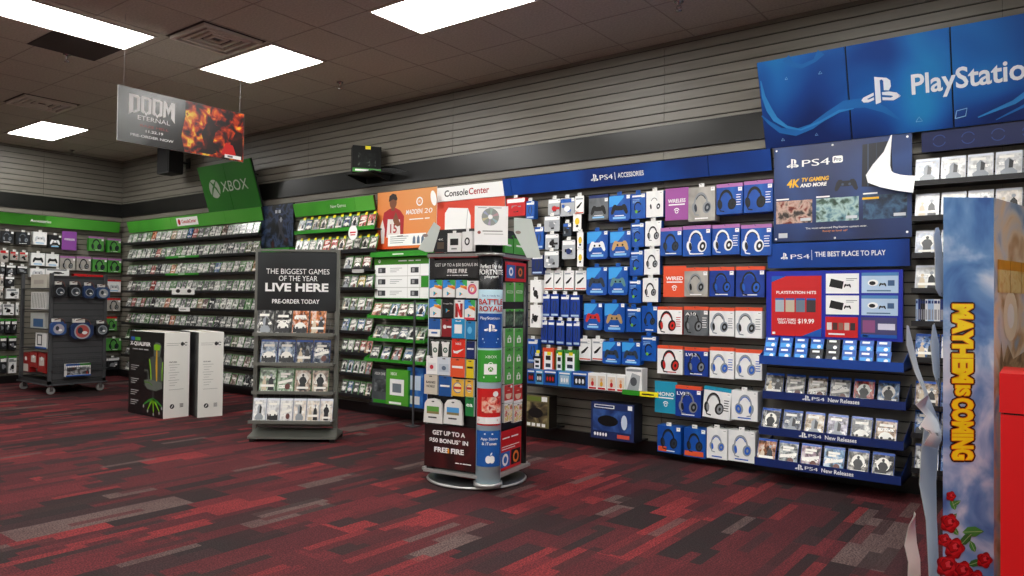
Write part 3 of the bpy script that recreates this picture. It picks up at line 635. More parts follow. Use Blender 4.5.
# tiered green shelves
TC = [[('orange', '#c87848'), ('tan', '#a89078'), ('blue', '#5c8cb4'), ('brown', '#8c5c48'), ('white', '#c4c4c4'), ('blue', '#4c84c4')],
      [('grey', '#707478'), ('dark grey', '#44484c'), ('dark grey', '#4c5054'), ('blue', '#4c6484'), ('pale grey', '#a0a4a4'), ('green', '#4c7c4c')],
      [('dark grey', '#4c4c48'), ('blue', '#3c5c8c'), ('red', '#b03428'), ('blue', '#4c88c0'), ('pale grey', '#989c98')]]
for r, (t, bt, pl, pr) in enumerate(((301, 317.5, 371, 424), (323.5, 340.5, 372, 424), (344.5, 361.5, 368, 424))):
    xa = WALL.hit(pl, bt, .26)[0]; xb = WALL.hit(pr, bt, .26)[0]; zb = WALL.hit(396, bt, .26)[1]; n = len(TC[r]); p = (xb-xa)/n
    shelf(WALL, xa-.04, xb+.03, zb, .28, f'{("upper", "middle", "lower")[r]} green tiered shelf of games below the price board', mat=XG2, lip=.02, ends=.14, group=None, lipmat=XG2)
    for i in range(n):
        cn, ch = TC[r][i]
        game_case(WALL, xa+p*(i+.5), .265, zb+.004, 'x', .135, .175, ch, f'{cn} game case, {ordn(i+1)} from left on the {("upper", "middle", "lower")[r]} green tiered shelf', 'cases on the green tiered shelves', tilt=.42, parts=True)
def picbox(name, fr, l, t, r, bt, off, d, body, front, label, extra=None, rzj=0, cat='box'):
    x0, x1, z0, z1 = fr.rect(l, t, r, bt, off); w, h = x1-x0, z1-z0
    b = MB(); b.box(-w/2, w/2, 0, d, 0, h, body, front=front)
    if extra: extra(b, w, h)
    o = obj(name, b, loc=fr.w((x0+x1)/2, -off, z0), rz=fr.rz+rzj); tag(o, label, cat); return o
bs_ = shelf(WALL, WALL.hit(369, 404, .3)[0], WALL.hit(428, 410, .3)[0], .165, .30, 'low dark base shelf under the big console boxes')
def ex(b, w, h): b.rect(-w*.35, w*.35, h*.35, h*.72, -.001, art('box_console_photo', ['#15181a', '#3c4044', '#8a8e90'], 9)); b.text('XBOX ONE', -w*.35, w*.3, h*.84, h*.92, -.001, PRINTW); b.rect(-w*.4, w*.4, 0.02*h, .12*h, -.001, XG2)
picbox('console_box', WALL, 372, 370.5, 388.5, 404.5, .22, .12, M('#3c4043', .4), art('box_dark_grey', ['#35393c', '#4c5256', '#62686c'], 3), 'dark grey console box standing under the green tiered shelves', ex)
def ex(b, w, h): b.rect(-w*.32, w*.32, h*.3, h*.74, -.001, PRINTW); b.rect(-w*.2, w*.2, h*.38, h*.62, -.0015, M('#6c7880')); b.text('XBOX', -w*.3, w*.0, h*.84, h*.92, -.001, PRINTW, 1); b.rect(-w*.35, w*.2, .06*h, .12*h, -.001, PRINTW)
picbox('console_box', WALL, 386, 371, 408, 408, .27, .12, XG2, XG, 'bright green console box with white picture panel at the base', ex)
def ex(b, w, h): b.rect(-w*.3, w*.35, h*.45, h*.8, -.001, M('#c4d4e4')); b.rect(-w*.3, w*.3, h*.1, h*.3, -.001, M('#dcdcdc'))
picbox('console_box', WALL, 407, 373, 423, 414, .24, .12, PBL, art('box_blue', ['#12408c', '#2c6cb8', '#7aa4cc'], 4), 'blue console box at the base behind the gift card kiosk', ex)
for o in COL.objects:
    if o.name.startswith('console_box') and o.location.z < .5: o.location.z = .166
x, z = WALL.hit(414.8, 300, .36); xx, zb = WALL.hit(414.8, 415, .36)
b = MB(); b.tube([(0, 0, 0), (0, 0, z)], .012, STEEL); b.box(-.06, .06, -.06, .06, 0, .01, STEEL); tag(obj('sign_pole', b, loc=(x, -.36, 0)), 'thin grey metal upright standing in front of the blue console box', 'pole')

# --- E: console center header and poster
x0, x1 = 7.21, 8.19
o = obj('header_sign', MB().box(0, x1-x0, -.03, 0, 0, .15, PRINTW), loc=(x0, -.02, 2.385)); tag(o, 'white header sign with black and red words above the red poster', 'sign')
b = MB(); w = x1-x0; b.text('Console', .16*w, .50*w, .045, .115, -.031, M('#151515'), 1); b.text('Center', .51*w, .79*w, .045, .115, -.031, M('#a8222a'), 1); obj('lettering', b, o)
z0 = WALL.hit(480, 253, .05)[1]
b = MB(); b.box(0, w, -.008, 0, 0, 2.38-z0, PRINTW, front=art('poster_red', ['#c8301c', '#d8452c', '#e05a3c'], 1.5, 1)); hh = 2.38-z0
b.poly([(.17*w, .02), (.17*w, hh*.78), (.22*w, hh*.88), (.50*w, hh*.84), (.54*w, hh*.7), (.55*w, .02)], -.0095, PRINTW); b.ribbon([(.47*w, .03), (.48*w, hh*.5), (.50*w, hh*.82)], [.004]*3, -.0105, M('#b8b8b8'))
tag(obj('console_poster', b, loc=(x0, -.04, z0)), 'red poster showing a white console behind the gift card kiosk', 'poster')
# ---------------------------------------------------------------- F: pegged products on the right wall
PH = art('header_blue', ['#0f3a86', '#14479a', '#0d2f74'], 1.5, 1, rough=.4)
o, h = header(WALL, 8.215, 10.87, 2.372, 2.535, [WALL.hit(512, 188, .1)[0], WALL.hit(709, 170, .1)[0]], 'long blue header sign with white lettering over the accessories', PH)
b = MB()
def hx(px): return WALL.hit(px, 176, .11)[0]-8.215
b_h = h
ps_mark(b, hx(591), h*.32, hx(598.5)-hx(591), h*.40, -.006, PRINTW)
b.text('PS4', hx(600), hx(613), h*.36, h*.62, -.006, PRINTW); b.rect(hx(615), hx(615.6), h*.3, h*.7, -.006, PRINTW); b.text('ACCESSORIES', hx(618), hx(644), h*.38, h*.64, -.006, PRINTW, 1)
obj('lettering', b, o)

def sticker(o, w, h, d=0, s=.03):
    b = MB(); b.box(w/2-s-.006, w/2-.004, -.002, -.0005, h-s-.006, h-.006, PRINTW); b.rect(w/2-s, w/2-.012, h-s*.6, h-s*.5, -.0022, BLACK); obj('price_sticker', b, o)
def tabhook(o, w, h, d, col, off, hook=True):
    b = MB(); b.box(-.022, .022, -.0006, .001, h, h+.03, col); obj('hang_tab', b, o)
    if hook:
        b = MB(); b.tube([(0, off, h+.018), (0, -.03, h+.018), (0, -.036, h+.026)], .0022, CHROME, 5); obj('peg_hook', b, o)
def product(name, cat, fr, l, t, r, bt, off, d, body, front, art_fn, label, group, strip=None, tab=WHITE, st=True, cham=0, rz=0, hook=True):
    x0, x1, z0, z1 = fr.rect(l, t, r, bt, off); w, h = (x1-x0)*.97, z1-z0
    b = MB(); b.box(-w/2, w/2, 0, d, 0, h, body, front=front, c=cham*min(w, h))
    art_fn(b, w, h)
    o = obj(name, b, loc=fr.w((x0+x1)/2, -off, z0), rz=fr.rz+rz); tag(o, label, cat, group)
    if strip:
        s = MB(); s.box(-w/2, w/2, .0, .03, h, h+.028, strip); obj('top_strip', s, o)
    if tab: tabhook(o, w, h, d, tab if not strip else strip, off, hook)
    if st: sticker(o, w, h)
    return o
K = {'wo': M('#9199a1', .4), 'n': M('#14181f', .4), 'w': M('#eceeee', .4), 's': M('#8e9296', .35, .3), 'b': M('#1a5cc0', .4), 'r': M('#c8281e', .4), 'g': M('#c8a26a', .35, .2), 'd': M('#2a3440', .45), 'c': M('#5f8a8c', .4), 'k': M('#0a0a0c', .4), 'gr': M('#3a8a34', .4)}
BX = {'b': (PBL, art('box_ps_blue', ['#0c3f92', '#1152ac', '#2274c4'], 4)), 'db': (PBD, art('box_deep_blue', ['#0d2c78', '#123c98', '#164aa8'], 4)), 'w': (M('#dcdedd', .45), art('box_white', ['#e4e6e6', '#f2f2f0', '#d8dcde'], 4)), 's': (M('#a8a49c', .4), art('box_silver', ['#807c76', '#b0aca4', '#c8c4bc'], 3)), 'rw': (M('#c02020', .45), art('box_white2', ['#f0ece8', '#ffffff'], 3)), 'g': (M('#50555a', .45), art('box_grey', ['#484c50', '#6c7074', '#3c4044'], 4)), 'k': (BLACK, M('#1d1f22', .4))}
def hs_art(m1, m2, kind='side', flip=1, word=None, wc=PRINTW):
    def f(b, w, h):
        nonlocal m2
        if m1 in ('wo', 'w') and m2 in ('s', 'd'): m2 = 'k'
        r = min(w*.44, h*.48); cx = -w*.10 if kind == 'side' else 0
        headset(b, cx, h*.50, r, -.0012, K[m1], K[m2], flip)
        if kind == 'side':
            for i in range(5): b.rect(w*.26, w*(.44-.02*(i % 2)), h*(.68-.09*i), h*(.71-.09*i), -.001, wc)
        else: b.rect(-w*.25, w*.25, h*.06, h*.1, -.001, wc)
        if word: b.text(word, -w*.44, w*.02 if len(word) > 3 else -w*.0, h*.78, h*.9, -.0014, wc, 1)
    return f
def ctrl_art(m, bandm=None):
    def f(b, w, h):
        if bandm: b.poly([(-w*.48, h*.55), (-w*.1, h*.62), (w*.2, h*.9), (w*.2, h*.97), (-w*.48, h*.97)], -.0008, bandm)
        controller(b, 0, h*.48, w*.8, -.0014, m, K['k'])
        b.rect(-w*.3, w*.3, h*.08, h*.16, -.001, M('#8cc4ee')); b.rect(-w*.22, w*.22, h*.19, h*.22, -.001, PRINTW)
    return f
def cable_art(b, w, h):
    b.rect(-w*.4, w*.4, h*.86, h*.93, -.001, PRINTW)
    b.arc(0, h*.45, w*.2, w*.27, .5, 5.6, -.0014, K['k'], 12, 1, 1.3); b.ell(-w*.1, h*.28, w*.1, h*.07, -.0016, M('#6cb02c'), 8)
    for i in range(3): b.rect(-w*.36, w*.1, h*(.75-.06*i), h*(.77-.06*i), -.001, M('#9cc4ee'))
def narrow_art(b, w, h):
    b.rect(-w*.42, w*.42, h*.80, h*.9, -.001, PRINTW); b.ribbon([(-w*.1, h*.7), (-w*.2, h*.4), (w*.05, h*.2), (w*.2, h*.5), (w*.1, h*.72)], [w*.05]*5, -.0012, K['d']); b.rect(-w*.4, w*.4, h*.06, h*.14, -.001, M('#b0c8e0'))
def mixed_art(m1, m2, seed):
    def f(b, w, h):
        rr = random.Random(seed)
        b.rect(-w*.45, w*.45, h*.74, h*.95, -.001, m1)
        for i in range(5):
            x = rr.uniform(-.38, .18)*w; z = rr.uniform(.08, .55)*h; b.rect(x, x+rr.uniform(.12, .28)*w, z, z+rr.uniform(.08, .2)*h, -.0013-.0002*i, rr.choice([m1, m2, K['k'], K['s']]))
        b.ell(0, h*.4, w*.2, h*.16, -.0026, m2, 12)
    return f
def adapter_art(b, w, h):
    b.rect(-w*.4, w*.4, h*.8, h*.88, -.001, M('#9aa0a6')); b.poly([(-w*.3, h*.3), (-w*.05, h*.36), (w*.3, h*.62), (w*.22, h*.66), (-w*.1, h*.5), (-w*.32, h*.4)], -.0014, K['k']); b.rect(-w*.45, w*.45, h*.04, h*.1, -.001, M('#d8502c'))
def box3_art(b, w, h):
    b.ell(0, h*.55, w*.28, h*.2, -.0014, YEL if False else M('#e8c41c', .4), 14); b.ell(0, h*.28, w*.16, h*.07, -.0014, K['k'], 10)
G1 = 'controllers hanging in blue boxes'; G2 = 'boxed headsets on the wall'
cont = [  # l,t,r,b,colour key, words
 (608.5, 195, 630.5, 221, 'k', 'black'), (586.5, 231, 608, 259, 'w', 'white'), (609.5, 231, 631, 257.5, 'g', 'gold'), (586, 267, 607.5, 295, 'd', 'navy'), (608, 266.5, 628, 295, 'c', 'grey-green'),
 (583.5, 303, 602.5, 330, 'r', 'red'), (604, 303, 625, 332, 'g', 'beige'), (602, 341.5, 621, 364, 'd', 'dark'), (621.5, 342, 640.5, 365, 'd', 'dark')]
cl = ['blue boxed black game controller hanging in the top row under the long blue header', 'blue boxed white game controller, left of its pair in the second row', 'blue boxed gold game controller, right of the white one', 'blue boxed dark navy game controller, left below the white one', 'blue boxed grey-green camouflage game controller below the gold one', 'blue boxed red game controller above the small white adapter boxes', 'blue boxed beige game controller right of the red one', 'blue box with dark pads, left of the pair above the figure shelf', 'blue box with dark pads, right of the pair above the figure shelf']
for q, lb in zip(cont, cl): product('controller_box', 'controller', WALL, *q[:4], .13, .07, *BX['b'], ctrl_art(K[q[4]], M('#3aa0e8')), lb, G1, cham=.08, tab=PBL)
product('controller_box', 'controller', WALL, 588.5, 198, 608.5, 220, .13, .06, *BX['g'], ctrl_art(K['k']), 'dark grey boxed controller left of the blue boxed black controller', None, strip=PBD, tab=None)
# blue cable packs and white headset packs, two columns
for i, (l, t, r, bt) in enumerate([(630.5, 193.5, 645.5, 218.5), (630.5, 223, 644, 247), (629.5, 250.5, 643, 275.5), (628.5, 280, 641, 303), (626, 307.5, 641, 332)]):
    product('cable_pack', 'cable', WALL, l, t, r, bt, .12, .05, *BX['b'], cable_art, f'narrow blue accessory pack with coiled cable, {ordn(i+1)} from top of its column', 'blue cable packs in a column', tab=PBL)
product('cable_pack', 'cable', WALL, 641, 336, 656.5, 361, .12, .05, *BX['b'], cable_art, 'narrow blue accessory pack with green plug, just left of the white dark-headset box', None, tab=PBL)
for i, (l, t, r, bt) in enumerate([(646, 191, 663.5, 217), (645, 221, 661.5, 246), (644, 249, 660, 274.5), (642.5, 278, 658.5, 302)]):
    product('headset_pack', 'headset', WALL, l, t, r, bt, .12, .05, PBL, BX['w'][1], hs_art('k' if i else 'w', 's', 'mid'), f'narrow white chat headset pack with blue edge, {ordn(i+1)} from top of its column', 'white chat headset packs')
product('headset_pack', 'headset', WALL, 641.5, 306, 657.5, 332, .12, .05, *BX['b'], hs_art('k', 'd', 'mid'), 'narrow blue pack with black headset, lowest of the chat headset column', None, tab=PBL)
# four small white boxes in a line
for i, (l, r) in enumerate([(544, 553.5), (554, 563), (564, 574), (575, 586.5)]):
    product('adapter_box', 'adapter', WALL, l, 270.5, r, 290, .11, .04, *BX['w'], adapter_art, f'small white adapter box above the blue cable packs, {ordn(i+1)} from the left', 'small white adapter boxes in one line')
for i, (l, r) in enumerate([(579, 591), (592, 603.5)]):
    product('adapter_box', 'adapter', WALL, l, 339, r, 360.5, .11, .04, *BX['w'], adapter_art, f'white adapter box with orange foot, {("left", "right")[i]} of two above the shelf', 'white adapter boxes with orange foot')
for i, (l, t, r, bt) in enumerate([(542, 294, 550, 317), (550.5, 294, 559, 317), (560.5, 294.5, 569.5, 318), (570, 295, 580, 318), (541, 320, 547.5, 343.5), (548, 320, 554.5, 344), (556, 320.5, 564.5, 345), (566, 321, 572.5, 346), (573, 321, 580, 346)]):
    product('cable_pack', 'cable', WALL, l, t, r, bt, .12, .05, *BX['db'], narrow_art, f'small dark blue cable pack, {ordn(i+1) if i < 4 else ordn(i-3)} from left in the {("upper", "lower")[i > 3]} row', 'dark blue cable packs', st=(i % 2 == 0), tab=PRINTW)
# black camera-like boxes
for i, (l, t, r, bt) in enumerate([(575, 196, 587, 214), (573, 213.5, 584.5, 231), (577, 232.5, 586.5, 249.5), (577, 250, 586.5, 266.5)]):
    o = product('battery_box', 'battery pack', WALL, l, t, r-3, bt, .16, .10, BLACK, PRINTW, (box3_art if i else adapter_art), f'small black sided box with white face, {ordn(i+1)} from top beside the controllers', 'black sided boxes with white face', st=False)
bl = [(548, 199, 561, 215, 'red and white clear blister pack, top row left'), (559.5, 198, 575, 216, 'blue and white clear blister pack, top row right'), (544, 216, 560, 231.5, 'clear blister pack with white card, first below the top row'), (545, 234, 559, 249.5, 'clear blister pack with white card, second below the top row'), (544, 251, 559, 267.5, 'clear blister pack with white card, third below the top row'), (563, 223, 571.5, 236, 'small dark thumb grip pack in the middle of the blister packs'), (562, 240, 575.5, 259, 'white and navy blister pack left of the yellow dotted boxes')]
for i, q in enumerate(bl):
    m1, m2 = [(PRINTW, RED), (PBL, PRINTW), (PRINTW, K['s']), (K['w'], K['k']), (PRINTW, K['s']), (K['b'], K['n']), (PRINTW, PBD)][i]
    product('blister_pack', 'accessory', WALL, *q[:4], .15, .09, M('#24272b', .2), M('#b4b8bc', .25) if i != 5 else K['d'], mixed_art(m1, m2, i), q[4], None, cham=.06)
fl = [(506, 198, 525.5, 216, RED, 'red and white snack-like accessory pack above the kiosk wing'), (526, 201, 534.5, 219, PBL, 'narrow blue pack right of the red and white pack'), (534.5, 227, 543.5, 249, PBL, 'light blue pack hanging at the left above the white phone cable packs'), (531.5, 255, 543, 274.5, PBD, 'blue pack hanging second in the column beside the kiosk wing'),
      (530, 280, 541.5, 302.5, PRINTW, 'white pack with black pads, upper of two beside the kiosk'), (530, 305, 541, 327.5, PRINTW, 'white pack with black pads, lower of two beside the kiosk'), (527.5, 339, 538, 363, PBL, 'blue pack hanging beside the kiosk over the shelf')]
for i, (l, t, r, bt, m, lb) in enumerate(fl):
    a = mixed_art(PRINTW, RED, i) if i == 0 else (mixed_art(PRINTW, K['k'], i) if m is PRINTW else narrow_art)
    product('accessory_pack', 'accessory', WALL, l, t, r, bt, .15, .06, m, m, a, lb, None)
# headset wall: rows
S = PINK; OS = M('#e2502a', .5)
def sign_panel(l, t, r, bt, m, word, label):
    x0, x1, z0, z1 = WALL.rect(l, t, r, bt, .14); w, h = x1-x0, z1-z0
    b = MB(); b.box(0, w, -.003, .003, 0, h, m); b.text(word, w*.12, w*.88, h*.54, h*.66, -.004, PRINTW, 1); b.rect(w*.15, w*.85, h*.46, h*.5, -.004, PRINTW); b.arc(w*.5, h*.28, .018, .026, .3, PI-.3, -.004, PRINTW, 8); b.arc(w*.5, h*.26, .010, .016, 0, 2*PI, -.004, PRINTW, 10)
    o = obj('category_sign', b, loc=WALL.w(x0, -.14, z0)); tag(o, label, 'sign')
    c = MB(); c.tube([(w/2, .003, h*.9), (w/2, .14, h*.9)], .003, CHROME, 5); obj('peg_hook', c, o)
sign_panel(665.5, 188, 688.5, 220, M('#a0509c', .5), 'WIRELESS', 'purple wireless category sign at the left of the top headset row')
sign_panel(663.5, 266, 686, 297, M('#e2502a', .5), 'WIRED', 'orange wired category sign at the left of the third headset row')
sign_panel(655, 381.5, 677, 413, M('#1793b4', .5), 'MONO', 'teal mono category sign at the left of the sixth headset row')
HS = [
 (688, 187, 715.5, 221, 's', ('s', 'd', 'mid', 1, None, PRINTW), None, 'large silver headphone box in the top row right of the purple sign'),
 (716, 187, 743, 214, 'b', ('k', 'n', 'side', 1, None, PRINTW), S, 'blue box with black headset, top row right of the silver box'),
 (743.5, 184, 773, 212, 'b', ('k', 'n', 'side', 1, None, PRINTW), S, 'blue box with black headset, rightmost of the top row'),
 (660, 231, 682, 255.5, 'b', ('n', 'd', 'mid', 1, None, PRINTW), S, 'blue box with dark headset, leftmost of the second headset row'),
 (682.5, 229, 711, 256, 'b', ('w', 's', 'mid', 1, None, PRINTW), S, 'blue box with white over-ear headphones in the second headset row'),
 (712, 228, 740, 254.5, 'b', ('w', 's', 'side', 1, None, PRINTW), S, 'blue box with white headset, third of the second headset row'),
 (740.5, 228, 772, 255.5, 'b', ('w', 'n', 'side', 1, None, PRINTW), S, 'blue box with white and black headset, rightmost of the second headset row'),
 (684, 271, 708, 296.5, 's', ('s', 'k', 'mid', 1, None, PRINTW), OS, 'silver box with grey headset right of the orange wired sign'),
 (709, 270.5, 734.5, 296.5, 'db', ('n', 'b', 'mid', 1, None, PRINTW), OS, 'deep blue box with black headset, left of two in the third row'),
 (735.5, 270, 765, 297, 'db', ('n', 'b', 'mid', 1, None, PRINTW), OS, 'deep blue box with black headset, right of two in the third row'),
 (657, 310, 682.5, 334, 'rw', ('k', 'r', 'side', 1, None, RED), OS, 'white and red box with black headset, leftmost of the fourth row'),
 (683.5, 310, 708.5, 335.5, 'g', ('k', 's', 'side', 1, 'A10', PRINTW), OS, 'grey box with black headset in the fourth headset row'),
 (709, 311, 734.5, 336, 'w', ('w', 'k', 'side', 1, None, K['s']), OS, 'white box with white headset, left of two in the fourth row'),
 (735, 311, 762.5, 338, 'w', ('w', 'k', 'side', 1, None, K['s']), OS, 'white box with white headset, right of two in the fourth row'),
 (657, 349, 683, 374, 'w', ('k', 'r', 'mid', 1, None, RED), OS, 'white box with large black headset, leftmost of the fifth row'),
 (684, 351, 708.5, 376, 'db', ('n', 's', 'mid', 1, 'LVL3', PRINTW), OS, 'blue box with grey headset in the fifth headset row'),
 (709.5, 351, 734.5, 378.5, 'w', ('w', 'b', 'side', 1, None, K['b']), OS, 'white box with blue cupped headset, left of two in the fifth row'),
 (735, 353, 762.5, 379.5, 'w', ('w', 'b', 'side', 1, None, K['b']), OS, 'white box with blue cupped headset, right of two in the fifth row'),
 (675, 389.5, 701.5, 417, 'db', ('s', 'n', 'mid', 1, 'LVL1', PRINTW), OS, 'blue box with grey single ear headset beside the teal mono sign'),
 (702, 391, 730, 418.5, 'w', ('k', 's', 'side', 1, None, K['k']), TEAL, 'tilted white chat headset box in front of a teal card in the sixth row'),
 (731, 391, 758, 420.5, 'w', ('w', 'b', 'mid', -1, None, K['b']), None, 'white box with blue headset, rightmost of the sixth row'),
 (657, 426, 681, 453, 'b', ('n', 'd', 'mid', 1, None, PRINTW), None, 'blue box with orange corner and dark headset, leftmost at the bottom'),
 (683.5, 428.5, 706, 457.5, 'b', ('n', 'd', 'mid', 1, None, PRINTW), None, 'blue box with orange foot and dark headset, second at the bottom'),
 (706.5, 428.5, 727.5, 459, 'w', ('w', 'b', 'mid', 1, None, K['b']), None, 'white box with blue headset, third of the bottom row'),
 (728, 431, 755.5, 462, 'w', ('w', 'b', 'mid', 1, None, K['b']), None, 'white box with blue headset, rightmost of the bottom row')]
hk = {'s': 'mid'}
for i, q in enumerate(HS):
    fa = hs_art(*q[5]); hk_ = 'k' if q[4] == 'w' and q[5][0] == 'w' else None
    if hk_: # white headsets on white boxes need grey outlines
        def fa(b, w, h, q=q):
            hs_art('wo', *q[5][1:])(b, w, h)
    o = product('headset_box', 'headset', WALL, *q[:4], .17, .11, *BX[q[4]], fa, q[7], None, strip=q[6], tab=PRINTW, rz=(.0), hook=True)
    if i == 19: o.rotation_euler = (0, .07, 0)
    if i in (21, 22):
        w = (WALL.rect(*q[:4], .17)[1]-WALL.rect(*q[:4], .17)[0])*.97; b = MB(); b.rect(-w*.46, -w*.1 if i == 21 else w*.4, .01, .05, -.0015, M('#e0562c')); obj('corner_flash', b, o)
    if i in (20, 23, 24):
        b = MB(); w = .07; pts = [(w*math.cos(a)*.8, .04, .0) for a in (0,)]; 
        hh = WALL.rect(*q[:4], .17); hh = hh[3]-hh[2]
        b.tube([(-.05+.1*k/8, .05, hh+.014+.010*math.sin(PI*k/8)) for k in range(9)], .011, BLACK, 6); obj('sample_headband', b, o)

# shelf of toy figures and starter boxes at knee height
xa = WALL.hit(520, 385, .3)[0]; xb = WALL.hit(644, 385, .25)[0]; zs = WALL.hit(585, 389, .25)[1]
shelf(WALL, xa, xb, zs, .26, 'black knee-high shelf of starter sets and figure boxes', lip=.004)
fb = [(527, 370, 535, 384, PBL, 'small blue and red box, leftmost on the knee-high shelf'), (535.5, 370.5, 543, 384.5, M('#4c9ad0', .4), 'small light blue box, second on the knee-high shelf'), (543.5, 371, 557, 386, PBL, 'bright blue windowed box with red figures on the knee-high shelf'), (558, 372, 571, 387, M('#3c8cc8', .4), 'light blue windowed box with pale figures on the knee-high shelf'), (571.5, 372.5, 588, 388.5, PBL, 'bright blue windowed box with white figures on the knee-high shelf')]
for i, (l, t, r, bt, m, lb) in enumerate(fb):
    def ex(b, w, h, i=i): b.rect(-w*.36, w*.36, h*.16, h*.74, -.001, K['n'] if i != 3 else M('#a8c4d8')); mm = [RED, PRINTW, RED, PRINTW, PRINTW][i]; [b.ell(w*u, h*.42, w*.07, h*.16, -.0015, mm, 8) for u in (-.2, 0, .2)]; b.rect(-w*.4, w*.4, h*.82, h*.92, -.001, PRINTW)
    o = picbox('starter_box', WALL, l, t, r, bt, .22, .10, m, m, lb, ex); o.location.z = zs+.001
fg = [(588, 374, 597, 390, 'white figure box with red figure, first after the blue boxes'), (597, 374.5, 606, 391, 'white figure box with yellow figure, second after the blue boxes'), (607, 375, 616, 391.5, 'white figure box with red capped figure, third after the blue boxes'), (616.5, 375.5, 625, 392, 'white figure box with orange figure, fourth after the blue boxes')]
for i, (l, t, r, bt, lb) in enumerate(fg):
    def ex(b, w, h, i=i): b.rect(-w*.42, w*.42, h*.2, h*.84, -.001, M('#e4d8c8')); mm = [RED, M('#e8b020'), RED, M('#e07020')][i]; b.ell(0, h*.36, w*.16, h*.16, -.0015, mm, 10); b.ell(0, h*.60, w*.13, h*.11, -.002, M('#dca880'), 10); b.rect(-w*.4, w*.4, h*.03, h*.14, -.001, RED)
    o = picbox('figure_box', WALL, l, t, r, bt, .22, .08, PRINTW, PRINTW, lb, ex); o.location.z = zs+.001
def ex(b, w, h): b.poly([(-w*.4, h*.1), (w*.3, h*.1), (w*.4, h*.7), (-w*.1, h*.8)], -.001, M('#a8acb0')); b.ell(0, h*.45, w*.2, h*.18, -.0015, M('#4c5054')); b.rect(-w*.45, w*.45, h*.86, h*.96, -.001, M('#8c9094'))
o = picbox('gadget_box', WALL, 625.5, 368, 642, 392.5, .20, .10, PRINTW, BX['w'][1], 'white gadget box with grey device at the right end of the knee-high shelf', ex); o.location.z = zs+.001
b = MB(); x, _ = WALL.hit(622, 391, .27); b.box(0, .34, -.004, 0, -.012, .03, XG2); b.rect(.17, .34, -.012, .03, -.0045, YEL); b.rect(.19, .3, 0, .012, -.005, K['k']); tag(obj('shelf_strip', b, loc=(x, -.266, zs)), 'yellow and green price strip at the right end of the knee-high shelf', 'sign')
fl2 = [(533, 356, 541.5, 370, K['n'], PRINTW, 'small white and black box hanging above the blue starter boxes'), (542.5, 348, 554, 372, ORG, PRINTW, 'orange boxed white game controller hanging above the shelf'), (555.5, 350, 563, 372.5, K['gr'], PRINTW, 'narrow green and white box hanging above the shelf'), (563.5, 350, 576.5, 373, K['gr'], PRINTW, 'green and white box with yellow tag hanging above the shelf')]
for l, t, r, bt, m, f, lb in fl2:
    o = product('accessory_box', 'accessory', WALL, l, t, r, bt, .15, .06, m, m, lambda b, w, h: (b.rect(-w*.36, w*.36, h*.1, h*.84, -.001, PRINTW), b.rect(-w*.22, w*.22, h*.5, h*.68, -.0015, K['k']), b.rect(-w*.22, w*.22, h*.2, h*.36, -.0015, K['d'])), lb, None, st=False)
    s = MB(); s.box(-.01, .03, -.004, -.002, .16, .19, YEL); obj('price_tag', s, o)
# two big boxes at the foot of the wall
def ex(b, w, h):
    b.rect(-w*.45, w*.45, h*.16, h*.78, -.001, art('box_console_dark', ['#15120e', '#2e2a20', '#6a5c40', '#a89c70', '#1c1a14'], 8, 4)); b.rect(-w*.45, w*.3, h*.82, h*.95, -.001, M('#6a7a2c')); b.ell(w*.05, h*.45, w*.25, h*.16, -.0015, K['k'], 16)
    for i in range(5): b.rect(-w*.42+w*.17*i, -w*.3+w*.17*i, h*.03, h*.13, -.0015, PRINTW)
    b.rect(w*.25, w*.44, h*.82, h*.97, -.002, PRINTW)
picbox('console_box', WALL, 520, 395, 549, 427, .26, .13, M('#1e1a16', .4), M('#6b6440', .4), 'olive and black boxed console on the floor shelf beside the kiosk', ex)
def ex(b, w, h):
    b.rect(-w*.45, w*.44, h*.22, h*.80, -.001, art('box_retro', ['#1a2c5c', '#24407c', '#3a5c9c', '#16244c'], 6, 3)); b.ell(-w*.1, h*.50, w*.24, h*.15, -.0015, K['k'], 18); b.rect(-w*.42, w*.05, h*.84, h*.93, -.001, PRINTW); b.rect(-w*.40, w*.03, h*.86, h*.91, -.0014, PBD)
    for i in range(5): b.ell(-w*.4+w*.065*i, h*.12, w*.025, h*.05, -.0015, PRINTW, 10)
    b.rect(w*.12, w*.4, h*.06, h*.16, -.0015, M('#d0503c')); b.rect(w*.36, w*.46, h*.84, h*.96, -.002, PRINTW); b.ell(w*.28, h*.5, w*.07, h*.2, -.0017, M('#c8d4e4'), 12)
picbox('console_box', WALL, 591, 403, 634, 440, .28, .15, M('#10131f', .4), M('#1d2c5c', .4), 'navy boxed retro console with black sides at the foot of the wall', ex)
for px0, px1, py, zz_, lb in ((518, 556, 428, WALL.rect(520, 395, 549, 427, .26)[2], 'low black ledge under the olive boxed console'), (589, 641, 441, WALL.rect(591, 403, 634, 440, .28)[2], 'low black ledge under the navy boxed retro console')):
    shelf(WALL, WALL.hit(px0+4, py, .28)[0], WALL.hit(px1-8, py, .28)[0], zz_-.001, .24, lb, lip=-.001)

